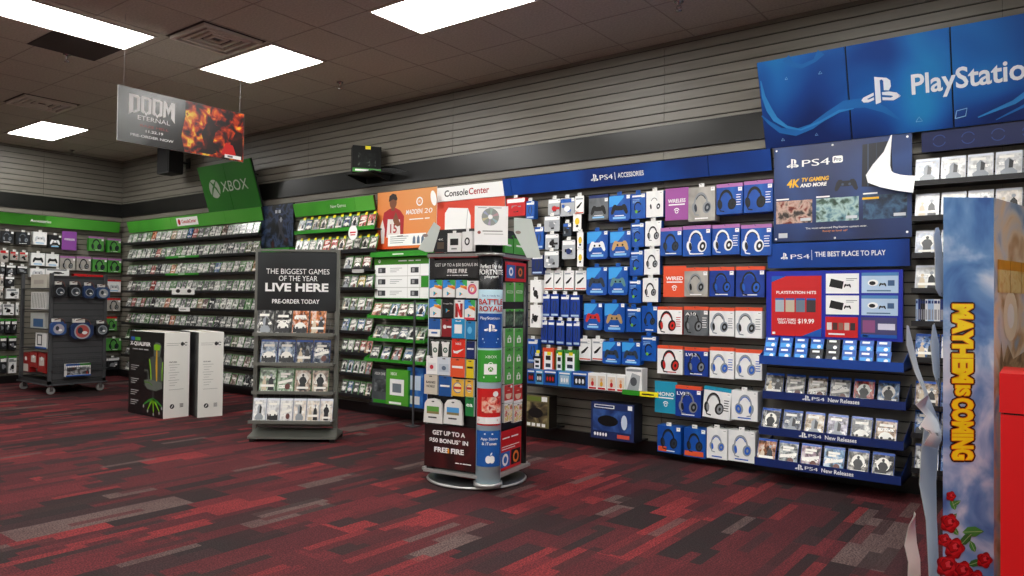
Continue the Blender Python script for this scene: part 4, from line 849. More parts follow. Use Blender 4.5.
# ---------------------------------------------------------------- I: leaning banner sign with blue panels
BNM, n, l, bs = newmat('banner_blue')
tc = n.new('ShaderNodeTexCoord'); no = n.new('ShaderNodeTexNoise'); no.inputs['Scale'].default_value = 1.5; no.inputs['Detail'].default_value = 1.5; no.inputs['Distortion'].default_value = .3
l.new(tc.outputs['Object'], no.inputs['Vector'])
sx = n.new('ShaderNodeSeparateXYZ'); l.new(tc.outputs['Object'], sx.inputs[0])
f = math_(n, l, 'MULTIPLY_ADD', sx.outputs[2], .35, math_(n, l, 'SUBTRACT', no.outputs[0], .12))
l.new(ramp(n, l, f, [(.32, lin('#0b2560')), (.48, lin('#0f3c84')), (.62, lin('#1a64ae')), (.72, lin('#2080bc'))]), bs.inputs['Base Color']); bs.inputs['Roughness'].default_value = .4
sA = WALL.hit(848.8, 93, .24)[0]; sB = WALL.hit(952, 76, .24)[0]; pw = sB-sA; X0 = 10.83
o, w, h = leaning_sign(X0, [sA, sB, sB+pw, sB+2*pw], sB+3*pw, 2.535, 3.155, .13, .35, 'huge blue leaning banner sign of several panels with white emblem and wordmark', BNM)
def bx(px, py=90): return WALL.hit(px, py, .24)[0]-X0
b = MB(); q = -.0075; lb1 = M('#2f7fc0', .4, var=.15); lb2 = M('#1f66ab', .4, var=.15)
b.ribbon([(.0, .26), (.05, .20), (.13, .13), (.24, .10), (.36, .13), (.48, .20), (.60, .255), (.74, .25), (.86, .18), (.95, .10)], [.004, .012, .02, .026, .02, .022, .03, .035, .02, .004], q, lb2)
b.ribbon([(.02, .52), (.03, .40), (.06, .30), (.10, .22), (.18, .15), (.28, .115), (.42, .155), (.56, .215), (.66, .22)], [.004, .014, .022, .02, .01, .006, .008, .010, .003], q-.0004, lb1)
b.ribbon([(.22, .655), (.26, .60), (.33, .575), (.42, .60), (.47, .65)], [.03, .02, .015, .012, .03], q, lb2)
w0 = pw*2.2
b.ribbon([(w0+.0, .05), (w0+.2, .12), (w0+.38, .24), (w0+.55, .38), (w0+.8, .46), (w0+1.1, .4), (w0+1.5, .2)], [.004, .014, .024, .03, .04, .03, .01], q, lb1)
b.ribbon([(w0+.1, .02), (w0+.28, .1), (w0+.5, .26), (w0+.7, .30), (w0+1.2, .12)], [.003, .01, .012, .014, .01], q-.0004, lb2)
for (u, v, s_) in ((.13, .05, .012), (.38, .06, .010), (.44, .5, .012), (.2, .5, .010), (1.05, .07, .02)):
    b.ribbon([(u, v), (u+s_, v+s_*1.6), (u+2*s_, v), (u, v)], [.0018]*4, q-.0008, M('#8cb8e0'))
b.ribbon([(w0-.13, .06), (w0-.12, .11), (w0-.06, .12), (w0-.07, .07), (w0-.13, .06)], [.003]*5, q-.0008, M('#8cb8e0'))
obj('swirl_artwork', b, o)
b = MB(); ps_mark(b, bx(861), h*.345, bx(899)-bx(861), h*.29, -.009, M('#e0e6ee', .4)); b.arc(bx(898.5, 97), h*.40, .006, .009, 0, 2*PI, -.009, PRINTW, 10); obj('emblem', b, o)
xP = bx(911.5); xE = xP+(bx(1010)-xP)/.775
b = MB(); b.text('PlayStation', xP, xE, h*.325, h*.60, -.009, M('#dfe4ea', .4), 1); obj('lettering', b, o)

# ---------------------------------------------------------------- G: blue console display
def rectw(px0, py0, px1, py1, off): return WALL.rect(px0, py0, px1, py1, off)
x0, x1, z0, z1 = 10.905, 11.855, 1.80, 2.525; w, h = x1-x0, z1-z0
pm = art('poster_console', ['#101c3c', '#182c5c', '#24447c', '#2a5590'], 1.3, 2, rough=.3)
o = obj('console_poster', MB().box(0, w, -.006, 0, 0, h, M('#22304c', .4), front=pm), loc=(x0, -.15, z0)); tag(o, 'dark blue console poster with three game scenes under the blue banner', 'poster')
b = MB(); q = -.0075
for i, (u0, u1) in enumerate(((.02, .30), (.33, .64), (.67, .97))):
    cs = [['#2a1410', '#7a2c1c', '#c8a898', '#3c3430', '#18100e'], ['#24383c', '#5c8490', '#a8c4c0', '#3c5848', '#203028'], ['#0c1828', '#1c3450', '#3c6080', '#101c2c']][i]
    v0 = .185-(.0 if i else .0); b.rect(w*u0, w*u1, h*.19, h*.43, q, art('scene_%d' % i, cs, 13, 7, dist=.3)); b.rect(w*u0, w*(u0+.1), h*.44, h*.455, q, PRINTW); b.rect(w*(u1-.09), w*(u1-.01), h*.21, h*.24, q-.0005, M('#c8ccd0'))
b.rect(w*.665, w*.78, h*.39, h*.41, q-.0006, M('#e8b020'))
b.poly([(w*.66, h*.52), (w*.665, h*.94), (w*.86, h*.95), (w*.88, h*.50)], q, M('#1a1e28', .35)); b.rect(w*.70, w*.708, h*.52, h*.94, q-.0005, M('#3c4860')); b.rect(w*.76, w*.764, h*.52, h*.94, q-.0005, M('#2c3448'))
controller(b, .55*w, h*.56, .17*w, q-.0006, M('#141822', .35), M('#3c4860'))
obj('artwork', b, o)
b = MB(); ps_mark(b, .10*w, .77*h, .095*w, .10*h, q, PRINTW); b.text('PS4', .22*w, .43*w, .775*h, .845*h, q, PRINTW); b.box(.45*w, .525*w, q, q+.001, .785*h, .855*h, PRINTW, c=.008); b.text('Pro', .46*w, .515*w, .80*h, .84*h, q-.0006, M('#1a2c5c'), 1)
b.text('4K', .10*w, .20*w, .565*h, .655*h, q, M('#f0b820', .4), 2, .15); b.text('TV GAMING', .215*w, .42*w, .615*h, .66*h, q, M('#f0b820', .4), 2, .15); b.text('AND MORE', .205*w, .405*w, .56*h, .60*h, q, PRINTW, 2, .15)
b.text('The most advanced PlayStation system ever.', .25*w, .70*w, .115*h, .14*h, q, PRINTW); b.text('Ready to level up?', .38*w, .56*w, .08*h, .105*h, q, M('#e8903c')); b.rect(.04*w, .11*w, .04*h, .09*h, q, M('#c8ccd0'))
obj('lettering', b, o)
b = MB()
for u, v in ((.02, .97), (.45, .97), (.97, .97), (.02, .03), (.47, .02), (.97, .05)): b.ell(u*w, v*h, .008, .008, q-.001, PRINTW, 10)
obj('mounting_pin', b, o)
# glare on the poster's right corner, shaped as a white curled sheet
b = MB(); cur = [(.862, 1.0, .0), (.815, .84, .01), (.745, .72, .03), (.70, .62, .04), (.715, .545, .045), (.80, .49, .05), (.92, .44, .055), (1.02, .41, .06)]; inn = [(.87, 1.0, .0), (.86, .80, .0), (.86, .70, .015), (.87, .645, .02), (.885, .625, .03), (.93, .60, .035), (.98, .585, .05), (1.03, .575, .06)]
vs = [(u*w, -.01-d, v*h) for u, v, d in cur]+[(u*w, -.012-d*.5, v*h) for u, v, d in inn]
b.add(vs, [[i, i+1, 9+i, 8+i] for i in range(7)], M('#f6f6f6', .35)); tag(obj('glare_sheet', b, loc=(x0, -.158, z0)), 'white curled sheet standing in for glare across the right corner of the console poster', 'sheet')
o, hh = header(WALL, 10.855, 11.845, 1.60, 1.788, [], 'blue header sign with white slogan under the console poster', PH, off=.14, tilt=.12); w = .99
b = MB(); ps_mark(b, .105*w, hh*.34, .055*w, hh*.28, -.0055, PRINTW); b.text('PS4', .18*w, .32*w, hh*.36, hh*.54, -.0055, PRINTW); b.rect(.335*w, .338*w, hh*.3, hh*.7, -.0055, PRINTW); b.text('THE BEST PLACE TO PLAY', .36*w, .845*w, hh*.42, hh*.62, -.0055, PRINTW, 1); obj('lettering', b, o)
# board of cards
x0, x1, z0, z1 = 10.852, 11.80, 1.068, 1.575; w, h = x1-x0, z1-z0
o = obj('display_board', MB().box(0, w, -.03, 0, 0, h, M('#1226a0', .35)), loc=(x0, -.13, z0)); tag(o, 'bright blue display board with red and white picture cards', 'board')
def bc(px0, py0, px1, py1):
    a = WALL.rect(px0, py0, px1, py1, .16); return a[0]-x0, a[1]-x0, a[2]-z0, a[3]-z0
cards = [((771.7, 276, 821.5, 336), 'red'), ((826, 273.5, 859, 293.5), 'con'), ((826, 295.5, 859, 314.5), 'con'), ((825.5, 317, 858, 337.5), 'redg'), ((861.7, 272.5, 898.5, 293), 'vr'), ((861.5, 295.5, 898, 315.5), 'vr'), ((861, 317.5, 897, 338), 'pur')]
for (qq, kd) in cards:
    a0, a1, c0, c1 = bc(*qq); W_, H_ = a1-a0, c1-c0; b = MB(); y = -.034
    b.box(a0, a1, y, -.03, c0, c1, {'red': RED, 'con': PRINTW, 'redg': RED, 'vr': M('#b4cce4'), 'pur': M('#44406c')}[kd]); y -= .0008
    P_ = lambda u0, u1, v0, v1, m, dy=0: b.rect(a0+W_*u0, a0+W_*u1, c0+H_*v0, c0+H_*v1, y-dy, m)
    if kd == 'red':
        b.poly([(a0+W_*.62, c0), (a1, c0), (a1, c0+H_*.14)], y, PBL); b.poly([(a0, c1), (a0+W_*.3, c1), (a0, c1-H_*.1)], y, PBL)
        b.text('PLAYSTATION HITS', a0+W_*.1, a0+W_*.9, c0+H_*.70, c0+H_*.75, y, PRINTW, 1)
        for i in range(4): P_(.08+.21*i, .26+.21*i, .40, .62, M(['#a8b4bc', '#c4b8a0', '#6c7c8c', '#3c3034'][i]), .0004); P_(.08+.21*i, .26+.21*i, .60, .63, PBL, .0008)
        b.text('GREAT GAMES', a0+W_*.12, a0+W_*.5, c0+H_*.25, c0+H_*.29, y, PRINTW, 1); b.text('GREAT PRICE', a0+W_*.14, a0+W_*.5, c0+H_*.20, c0+H_*.24, y, PRINTW, 1); b.text('$19.99', a0+W_*.54, a0+W_*.86, c0+H_*.20, c0+H_*.29, y, PRINTW, 1); P_(.02, .08, .02, .06, PRINTW)
    if kd == 'con':
        b.poly([(a0+W_*.1, c0+H_*.35), (a0+W_*.5, c0+H_*.22), (a0+W_*.55, c0+H_*.6), (a0+W_*.16, c0+H_*.75)], y, K['k']); controller(b, a0+W_*.66, c0+H_*.4, W_*.22, y-.0005, K['k'], K['s']); P_(.62, .95, .72, .76, M('#999999')); P_(.62, .85, .64, .67, M('#999999'))
    if kd == 'redg':
        for i in range(5): P_(.05+.18*i, .2+.18*i, .36, .72, M(['#dcd4d0', '#4c2c28', '#8c5c4c', '#c8b8ac', '#302428'][i]))
        P_(.1, .6, .12, .2, PRINTW)
    if kd == 'vr':
        P_(0, 1, .84, 1, M('#4c84b8')); b.ell(a0+W_*.32, c0+H_*.5, W_*.15, H_*.16, y-.0005, PRINTW, 14); b.ell(a0+W_*.30, c0+H_*.48, W_*.09, H_*.10, y-.001, K['k'], 12); controller(b, a0+W_*.58, c0+H_*.42, W_*.2, y-.0006, K['k'], K['s']); P_(.15, .8, .08, .14, M('#4c6c8c')); P_(.72, .9, .35, .62, M('#3c5c84'), .0004)
    if kd == 'pur':
        P_(.05, .4, .25, .85, M('#8c4c7c')); P_(.48, .95, .4, .7, M('#d8d4e4')); P_(0, 1, 0, .16, PBL); P_(.05, .2, .04, .12, YEL)
    obj('picture_card', b, o)

# tray of gift cards
def gshelf(px_l, z, off, text, label, tray=False):
    o = shelf(WALL, 10.855, 11.835, z, off, label, mat=M('#0f2a6c', .35), lip=.045 if not tray else .05, ends=.15, lipmat=PB if tray else PBD, liptext=text); return o
zt = WALL.hit(830, 366, .32)[1]
gshelf(0, zt, .32, None, 'blue tray shelf holding rows of small blue cards', tray=True)
random.seed(11)
n = 8
for rr in range(2):
    for i in range(n):
        x = 10.90+.112*i+rr*.015; y = .20-rr*.0+(.0 if rr else .075); z = zt+.025+(.075 if rr == 0 else .0)
        off = .20 if rr == 0 else .285
        dark = (rr == 1 and i in (3, 4)) or (rr == 0 and i == 4)
        b = MB(); b.box(-.046, .046, 0, .012, 0, .10, PBL if not dark else K['n'])
        b.rect(-.04, .04, .01, .05, -.0006, M('#3c9ae0') if not dark else K['d']); b.rect(-.03, .02, .07, .085, -.0006, PRINTW); b.ell(.015, .03, .014, .014, -.001, PRINTW, 10)
        o = obj('gift_card', b, loc=(x, -off, z)); o.rotation_euler = (-.45, 0, random.uniform(-.06, .06)); 
        tag(o, f'{"dark" if dark else "bright blue"} card in the blue tray, {ordn(i+1)} from left in the {("back", "front")[rr]} row', 'card', 'cards in the blue tray')
GT = [('PS', .30, .36, -.006, .034, 0), ('PS4', .37, .46, .002, .026, 0), ('New Releases', .485, .70, .0, .03, 1)]
gs = [([('dark grey', '#5c5c58'), ('dark grey', '#64625c'), ('tan', '#90806c'), ('grey', '#8c8c88'), ('red', '#c83028'), ('blue', '#5c88b8')], 393, 365, .24, [(767, 785), (786, 805.5), (807, 826), (827, 847), (847.5, 868), (871, 894)]),
      ([('dark grey', '#40444c'), ('grey', '#6c7484'), ('tan', '#b09878'), ('grey', '#a49cb0'), ('dark grey', '#383c44'), ('tan', '#c0a084')], 432, 405, .32, [(770, 790), (791, 810), (811, 831), (832, 853), (855, 876), (877, 900)]),
      ([('orange', '#a86438'), ('pale grey', '#9ca4a4'), ('tan', '#a88c98'), ('blue', '#6c9cc4'), ('grey', '#8c8880'), ('dark grey', '#34343c')], 463, 437, .41, [(761, 780), (781, 799), (799.5, 818), (819, 839), (840.5, 861), (864, 884)])]
for r, (cols, pb, pt, off, xs) in enumerate(gs):
    zb = [WALL.hit(830, 402, off)[1], WALL.hit(830, 440, off)[1], WALL.hit(820, 472, off)[1]][r]
    gshelf(0, zb, off, GT, f'{("upper", "middle", "lowest")[r]} blue sloped shelf of new games with white lettering on its lip')
    for i, (l, rr) in enumerate(xs):
        cx = 10.925+.158*i
        cn, ch = cols[i]
        game_case(WALL, cx, off-.02, zb+.004, 'p', .138, .185, ch, f'{cn} game case, {ordn(i+1)} from left on the {("upper", "middle", "lowest")[r]} blue sloped shelf', 'new games on the blue sloped shelves', tilt=.40, parts=True)

# ---------------------------------------------------------------- H: shelves right of the blue display
o, hh = header(WALL, 11.905, 14.4, 2.39, 2.53, [13.15], 'dark navy header sign with faint ring marks right of the console poster', M('#101f50', .35), off=.10, tilt=.1)
b = MB()
for i in range(12):
    cx = .11+.17*i; b.arc(cx, hh*.5, .035, .041, .4, PI-.2, -.0055, M('#2a4284'), 10); b.arc(cx, hh*.5, .035, .041, PI+.3, 2*PI-.3, -.0055, M('#2a4284'), 10)
obj('ring_marks', b, o)
HR = [(184, 154, 8), (219, 195, 8), (256, 230, 6), (291, 267, 6), (324, 296, 0), (360, 340, 5), (407.6, 382, 5), (436, 410, 5), (471, 446, 5)]
random.seed(5)
for r, (pb, pt, n) in enumerate(HR):
    zb = WALL.hit(917, pb, .2)[1]
    shelf(WALL, 11.86, 14.2, zb, .20, f'dark shelf right of the blue display, {ordn(r+1)} below the navy header')
    if n:
        for i in range(n):
            x = 11.95+.155*i; gl = r < 4
            cn, ch = random.choice([('white', '#dcdcdc'), ('pale grey', '#b0b4b8'), ('blue', '#4878b8'), ('tan', '#c0a890')]) if i < 4 or r > 1 else random.choice([('red', '#b86054'), ('blue', '#4878b8')])
            game_case(WALL, x, .19, zb+.004, 'w' if gl and i < 5 else 'p', .145, .185, ch, f'{cn} game case, {ordn(i+1)} from left on shelf {ordn(r+1)} under the navy header', 'game cases under the navy header', tilt=.32, parts=True)
    else:
        x = 11.885; i = 0
        while x < 12.33:
            t = random.choice([.014, .015, .022]); cn, m = random.choice([('white', M('#d8d8d8', .3)), ('blue', PBD), ('black', K['k']), ('pale blue', M('#9ab4d4', .3)), ('white', M('#e8e8e8', .3))])
            if i in (16, 17): cn, m = 'red', RED
            b = MB(); b.box(0, t-.001, 0, .13, 0, .17, m); b.rect(.003, t-.004, .03, .1, -.0006, M('#8c8c94')); b.rect(.002, t-.003, .14, .16, -.0006, PBD)
            i += 1; o = obj('game_case', b, loc=(x, -.185, zb+.001)); tag(o, f'upright {cn} spined game case, {ordn(i)} from left on the fifth shelf beside the tower', 'game case', 'upright game cases showing spines'); x += t
# ---------------------------------------------------------------- K: left wall accessories
random.seed(3)
o, hl = header(LEFT, -5.5, -.085, 2.385, 2.55, [-1.2, -2.42, -3.64], 'green header sign with white word on the far left wall', HG)
b = MB(); a = LEFT.hit(30, 220, .1)[0]+5.5; c = LEFT.hit(51, 220, .1)[0]+5.5; b.text('Accessories', a, c, hl*.36, hl*.62, -.006, PRINTW, 1); obj('lettering', b, o)
def lp(l, t, r, bt, style, label, group=None, strip=None, d=.08):
    st = {'blk': ('k', hs_art('d', 's', 'mid')), 'wct': ('w', ctrl_art(K['k'])), 'wcw': ('k', ctrl_art(K['w'])), 'wpl': ('w', ctrl_art(M('#c8ccd0'))), 'grh': (None, hs_art('k', 'd', 'mid')), 'ghs': ('s', hs_art('k', 's', 'mid')), 'sm': ('k', mixed_art(PRINTW, K['s'], int(l*7))), 'smw': ('w', mixed_art(K['s'], K['k'], int(l*5))), 'smr': ('s', mixed_art(RED, K['k'], int(l*3)))}[style]
    bx_ = BX[st[0]] if st[0] else (XG2, art('box_green', ['#3c8a34', '#5aa04a', '#88b878'], 4))
    product('accessory_box', 'accessory', LEFT, l, t, r, bt, d+.03, d, *bx_, st[1], label, group, strip=strip, st=True)
lp(0, 231, 14, 243, 'blk', 'black boxed headset at the left picture edge, top row of the left wall'); lp(15.6, 232, 30.5, 244.5, 'blk', 'black boxed headset, second in the top row of the left wall')
lp(33, 232, 47, 244.5, 'wpl', 'white controller box with pale controller, top row of the left wall'); lp(48.5, 235, 61.5, 248, 'wcw', 'black box with white game controller, top row of the left wall')
lp(89, 238.5, 104, 251, 'grh', 'green headset box, left of two under pink strips, top row', strip=PINK); lp(107.5, 240.5, 121, 252.5, 'grh', 'green headset box, right of two under pink strips, top row', strip=PINK)
x0, x1, z0, z1 = LEFT.rect(62, 231.5, 76.5, 250, .12)
b = MB(); b.box(0, x1-x0, -.003, .003, 0, z1-z0, M('#8e4aa0', .5)); b.text('WIRELESS', .03, x1-x0-.03, (z1-z0)*.52, (z1-z0)*.62, -.004, PRINTW, 1); b.tube([((x1-x0)/2, .003, z1-z0-.03), ((x1-x0)/2, .12, z1-z0-.03)], .003, CHROME, 5)
tag(obj('category_sign', b, loc=LEFT.w(x0, -.12, z0), rz=PI/2), 'purple category sign on the far left wall', 'sign')
lp(0, 250, 8.6, 262, 'smr', 'small boxed accessory at the left picture edge, second row'); lp(10, 251.5, 18.5, 260, 'smr', 'small red and black accessory pack, second row of the left wall'); lp(19.5, 252, 28, 261, 'smr', 'small red and black accessory pack, left of the white controller boxes')
lp(31, 253, 45, 265.5, 'wct', 'white box with black controller, left of two in the second row'); lp(46, 254, 59, 266.5, 'wct', 'white box with black controller, right of two in the second row')
for i, (l, r, t, st) in enumerate([(60, 75.5, 258, 'ghs'), (76.5, 91, 258.5, 'ghs'), (92.5, 107, 259.5, 'grh'), (108, 121.5, 260.5, 'grh')]):
    lp(l, t, r, t+12, st, f'{"silver" if st == "ghs" else "green"} headset box, {ordn(i+1)} from left in the pink-topped second row', 'pink-topped headset boxes in the second row', strip=PINK)
lp(30, 268.5, 45, 277, 'wpl', 'white box peeking above the rolling rack, left one'); lp(45.5, 269, 69.5, 275.5, 'smw', 'wide white box peeking above the rolling rack, right one')
lp(0, 264, 5, 274, 'sm', 'dark accessory pack at the left picture edge, third row'); lp(6, 265, 16, 275, 'sm', 'dark accessory pack, second in the third row of the left wall'); lp(17, 266, 27.5, 274, 'sm', 'dark accessory pack, third in the third row of the left wall')
lp(0, 276, 3.4, 286, 'smr', 'red accessory pack at the left picture edge, fourth row'); lp(5, 276.5, 14.5, 286, 'sm', 'dark accessory pack, second in the fourth row of the left wall')
lp(0, 288, 3, 298, 'smr', 'accessory pack at the left picture edge, fifth row'); lp(6, 288.5, 19, 298.5, 'smw', 'white box with black item, fifth row of the left wall')
lp(0, 304, 1.5, 315, 'smw', 'white box cut by the left picture edge, sixth row'); lp(3, 304, 14, 315, 'smw', 'white box with small black item, sixth row of the left wall'); lp(16, 304.5, 18.5, 315, 'smw', 'thin white box beside the rolling rack, sixth row')
for r, (t, bt) in enumerate(((321, 333), (338, 349.5), (358, 373))):
    for i, (l, rr) in enumerate(((0, 6.6), (8.5, 16.5)) if r else ((0, 4), (5, 10.5), (11.5, 17))):
        lp(l, t, rr, bt, 'sm' if i != 1 or r != 2 else 'smw', f'dark accessory with green top, {ordn(i+1)} in the {("upper", "middle", "lowest")[r]} low row at far left', None, strip=XG2)
lp(107.5, 281.5, 121, 292, 'wpl', 'white headset box with black headset under a red strip near the corner', strip=RED); lp(107.5, 300, 120.5, 311, 'ghs', 'grey headset box under a red strip near the corner', strip=RED)
lp(106.5, 318.5, 117, 330.5, 'grh', 'dark green headset box under a red strip near the corner', strip=RED); lp(106, 338.5, 121.5, 350.5, 'grh', 'bright green box low on the left wall near the corner'); lp(105.5, 357.5, 119.5, 369.5, 'sm', 'dark boxed accessory, lowest near the corner')
for i, (l, r) in enumerate(((74, 87), (88.5, 103), (107.5, 120))):
    x0, x1, z0, z1 = LEFT.rect(l, 274+i*.9, r, 277.5+i*.9, .1)
    if i < 2: b = MB(); b.box(0, x1-x0, 0, .1, 0, z1-z0, RED); tag(obj('header_strip', b, loc=LEFT.w(x0, -.1, z0), rz=PI/2), f'red header strip, {("left", "right")[i]} of two visible above the rolling rack', 'sign')

# ---------------------------------------------------------------- L: rolling rack
GX0, GX1, GY0, GY1, GT_ = .90, 1.90, -1.79, -1.06, 1.62
gc = ((GX0+GX1)/2, (GY0+GY1)/2); gw, gd = GX1-GX0, GY1-GY0
GRK = M('#3a3b3d', .5, .3); GRL = M('#55575a', .45, .4)
r_ = bpy.data.objects.new('rolling_rack', None); COL.objects.link(r_); r_.location = (*gc, 0); tag(r_, 'dark metal rolling display rack on casters before the left wall', 'rack')
b = MB(); b.box(-gw/2, gw/2, -gd/2, gd/2, .13, .18, GRK); b.box(-gw/2-.02, gw/2+.02, -gd/2-.02, gd/2+.02, .12, .135, GRL); obj('base', b, r_)
b = MB(); m0 = M('#2d2e30', .5)
b.box(gw/2-.05, gw/2-.02, -gd/2+.04, gd/2-.03, .18, GT_-.03, m0)
for k in range(16): b.box(gw/2-.02, gw/2-.012, -gd/2+.05, gd/2-.04, .2+k*.085, .275+k*.085, M('#4a4b4e', .5, .2))
obj('slat_panel', b, r_)
b = MB()
for y in (-.02, ): b.box(-gw/2+.02, gw/2-.05, -.0, .02, .18, GT_-.05, M('#222325', .6))
obj('divider_panel', b, r_)
for sx, sy in ((-1, -1), (1, -1), (-1, 1), (1, 1)): 
    b = MB(); b.box(sx*(gw/2-.02)-.02, sx*(gw/2-.02)+.02, sy*(gd/2-.02)-.02, sy*(gd/2-.02)+.02, .13, GT_, GRL); obj('post', b, r_)
    b = MB(); cx_, cy_ = sx*(gw/2-.05), sy*(gd/2-.05)
    b.box(cx_-.03, cx_+.03, cy_-.03, cy_+.03, .105, .122, CHROME); b.box(cx_-.028, cx_-.022, cy_-.02, cy_+.02, .04, .105, CHROME); b.box(cx_+.022, cx_+.028, cy_-.02, cy_+.02, .04, .105, CHROME)
    c = obj('caster', b, r_); wv = MB(); n_ = 16
    ring = [(.05*math.cos(2*PI*i/n_), .05+.05*math.sin(2*PI*i/n_)) for i in range(n_)]
    wv.side([(cy_+p, q) for p, q in ring], cx_-.015, cx_+.015, M('#8a8a88', .5)); obj('wheel', wv, c)
# wire basket on the front
b = MB()
for k in range(26): y = -gd/2+.02+k*(gd-.04)/25; b.tube([(gw/2, y, .30), (gw/2+.12, y, .33), (gw/2+.12, y, .50)], .0025, STEEL, 4)
for z in (.33, .42, .5): b.tube([(gw/2+.12, -gd/2+.02, z), (gw/2+.12, gd/2-.02, z)], .004, STEEL, 5)
obj('wire_basket', b, r_)
for z, lb in ((1.46, 0), (1.0, 1)):
    for k in range(4):
        b = MB(); y = -gd/2+.1+k*.15; b.tube([(gw/2-.012, y, z), (gw/2+.14, y, z), (gw/2+.15, y, z+.015)], .003, CHROME, 5); obj('peg_hook', b, r_)
RF = Fr(GX1, 0, PI/2)      # rack front faces the viewer's right
def disc_pack(l, t, r, bt, m1, m2, label):
    x0, x1, z0, z1 = RF.rect(l, t, r, bt, .12); w, h = x1-x0, z1-z0
    b = MB(); b.box(-w/2, w/2, 0, .05, h*.1, h*.8, m1, c=w*.18); b.box(-w*.42, w*.1, -.004, .03, h*.80, h*.97, WHITE)
    o = obj('headset_pack', b, loc=RF.w((x0+x1)/2, -.12, z0), rz=PI/2); tag(o, label, 'headset', 'round headset packs on the rolling rack')
    c = MB(); c.ell(0, h*.42, w*.36, w*.36, -.003, M('#a8b0b8', .2), 22); c.ell(0, h*.42, w*.30, w*.30, -.004, m2, 22); c.ell(-w*.1, h*.46, w*.12, w*.16, -.005, K['d'], 14); c.ell(w*.1, h*.36, w*.12, w*.08, -.0052, PRINTW, 14); obj('round_window', c, o)
    c = MB(); c.tube([(-w*.3, -.01, h*.9), (0, -.04, h*.98), (w*.25, -.03, h*.88), (w*.35, -.02, h*.7)], .006, M('#6a4038', .5), 5); obj('cable', c, o)
dp = [(54.5, 281, 66, 299, K['n'], K['d']), (69.5, 281, 82, 299.5, K['n'], M('#4a5058')), (84, 282, 95, 300, M('#1f3c6c'), K['d']), (97, 284, 110, 300, M('#2a4a78'), M('#a8acb0')),
      (51, 318, 66.5, 337, M('#2a5090'), M('#b0a8b8')), (71, 318, 93.5, 341, M('#1c3464'), M('#b8504c')), (96, 320, 109, 337, K['n'], M('#6c7478'))]
for i, q in enumerate(dp):
    disc_pack(*q, f'round windowed headset pack, {ordn(i+1 if i < 4 else i-3)} in the {("upper", "lower")[i > 3]} row on the rolling rack')
def ex(b, w, h): b.rect(-w*.46, w*.46, h*.12, h*.72, -.001, art('toy_box_art', ['#d8d8d8', '#8c9094', '#2c2c30', '#a83028'], 14)); b.rect(-w*.5, w*.05, h*.84, h, -.001, PBL); b.rect(w*.05, w*.5, h*.84, h, -.001, XG2); b.rect(-w*.5, w*.5, 0, h*.1, -.001, PBL)
picbox('game_box', RF, 66, 363.5, 90.5, 376, .10, .06, PRINTW, PRINTW, 'white game box with blue and green edges in the wire basket', ex)
# side shelves with goods (side facing the viewer's left)
RS = Fr(0, GY0, 0)
def rack_item(l, t, r, bt, m, name, label, fn=None, tilt=0, off=-.05, d=.12):
    x0, x1, z0, z1 = RS.rect(l, t, r, bt, off); w, h = x1-x0, z1-z0
    b = MB(); b.box(-w/2, w/2, 0, d, 0, h, m)
    if fn: fn(b, w, h)
    o = obj(name, b, loc=(min((x0+x1)/2, GX1-.07-w/2), GY0-off, z0)); o.rotation_euler = (0, tilt, 0); tag(o, label, 'box'); return z0
def stripes(b, w, h):
    for i in range(9): b.ribbon([(-w*.42+w*.1*i, h*.06), (-w*.38+w*.1*i, h*.94)], [.006]*2, -.001, M('#55554f'))
zs_ = []
zs_.append(rack_item(31, 274.5, 47, 288, M('#dcd8cc', .6), 'white_box', 'plain white box on the top side shelf of the rolling rack', lambda b, w, h: b.rect(-w*.3, w*.3, h*.3, h*.6, -.001, M('#c8c0b8'))))
zs_.append(rack_item(31, 292, 46.5, 309, PRINTW, 'striped_box', 'white boxes seen edge-on on the second side shelf of the rack', stripes))
zs_.append(rack_item(30.5, 313, 45, 328, M('#c8ccc8', .5), 'blue_white_box', 'white box with blue square on the third side shelf of the rack', lambda b, w, h: b.rect(-w*.3, w*.38, h*.08, h*.62, -.001, M('#3a6494'))))
zs_.append(rack_item(35.5, 333, 46.5, 348.5, PRINTW, 'outlined_box', 'white box with black outline on the fourth side shelf of the rack', lambda b, w, h: (b.rect(-w*.36, w*.1, h*.2, h*.9, -.001, K['d']), b.rect(-w*.28, w*.02, h*.28, h*.82, -.0015, PRINTW), b.rect(-w*.5, w*.5, 0, h*.1, -.0012, PBL))))
for i, z in enumerate(zs_):
    b = MB(); b.box(-gw/2+.03, gw/2-.05, -gd/2+.01, .0, z-.012, z-.001, GRK); o = obj('side_shelf', b, r_, loc=(0, 0, 0))
for i, (l, t, r, bt) in enumerate(((22, 352, 30, 373), (29.5, 351.5, 37.5, 368), (37.5, 352.5, 46, 373))):
    x0, x1, z0, z1 = RS.rect(l, t, r, bt, -.05); w, h = x1-x0, z1-z0
    b = MB(); b.prism([(-w*.5, h*.03), (-w*.42, h*.97), (-w*.1, h), (w*.2, h*.94), (w*.48, h*.98), (w*.44, h*.5), (w*.5, 0), (0, h*.05)], 0, .08, M('#a01c1c', .35)); b.rect(-w*.3, w*.3, h*.1 if i == 0 else h*.35, h*.45 if i == 0 else h*.75, -.0015, M('#d8d0c8')); b.ell(0, h*.7, w*.15, h*.1, -.002, PRINTW, 10)
    tag(obj('plush_bag', b, loc=((x0+x1)/2, GY0+.05, z0)), f'red crinkled bag, {ordn(i+1)} from left at the foot of the rolling rack', 'bag')
b = MB(); b.box(-gw/2+.03, gw/2-.05, -gd/2+.01, .0, .24, .252, GRK); obj('side_shelf', b, r_)

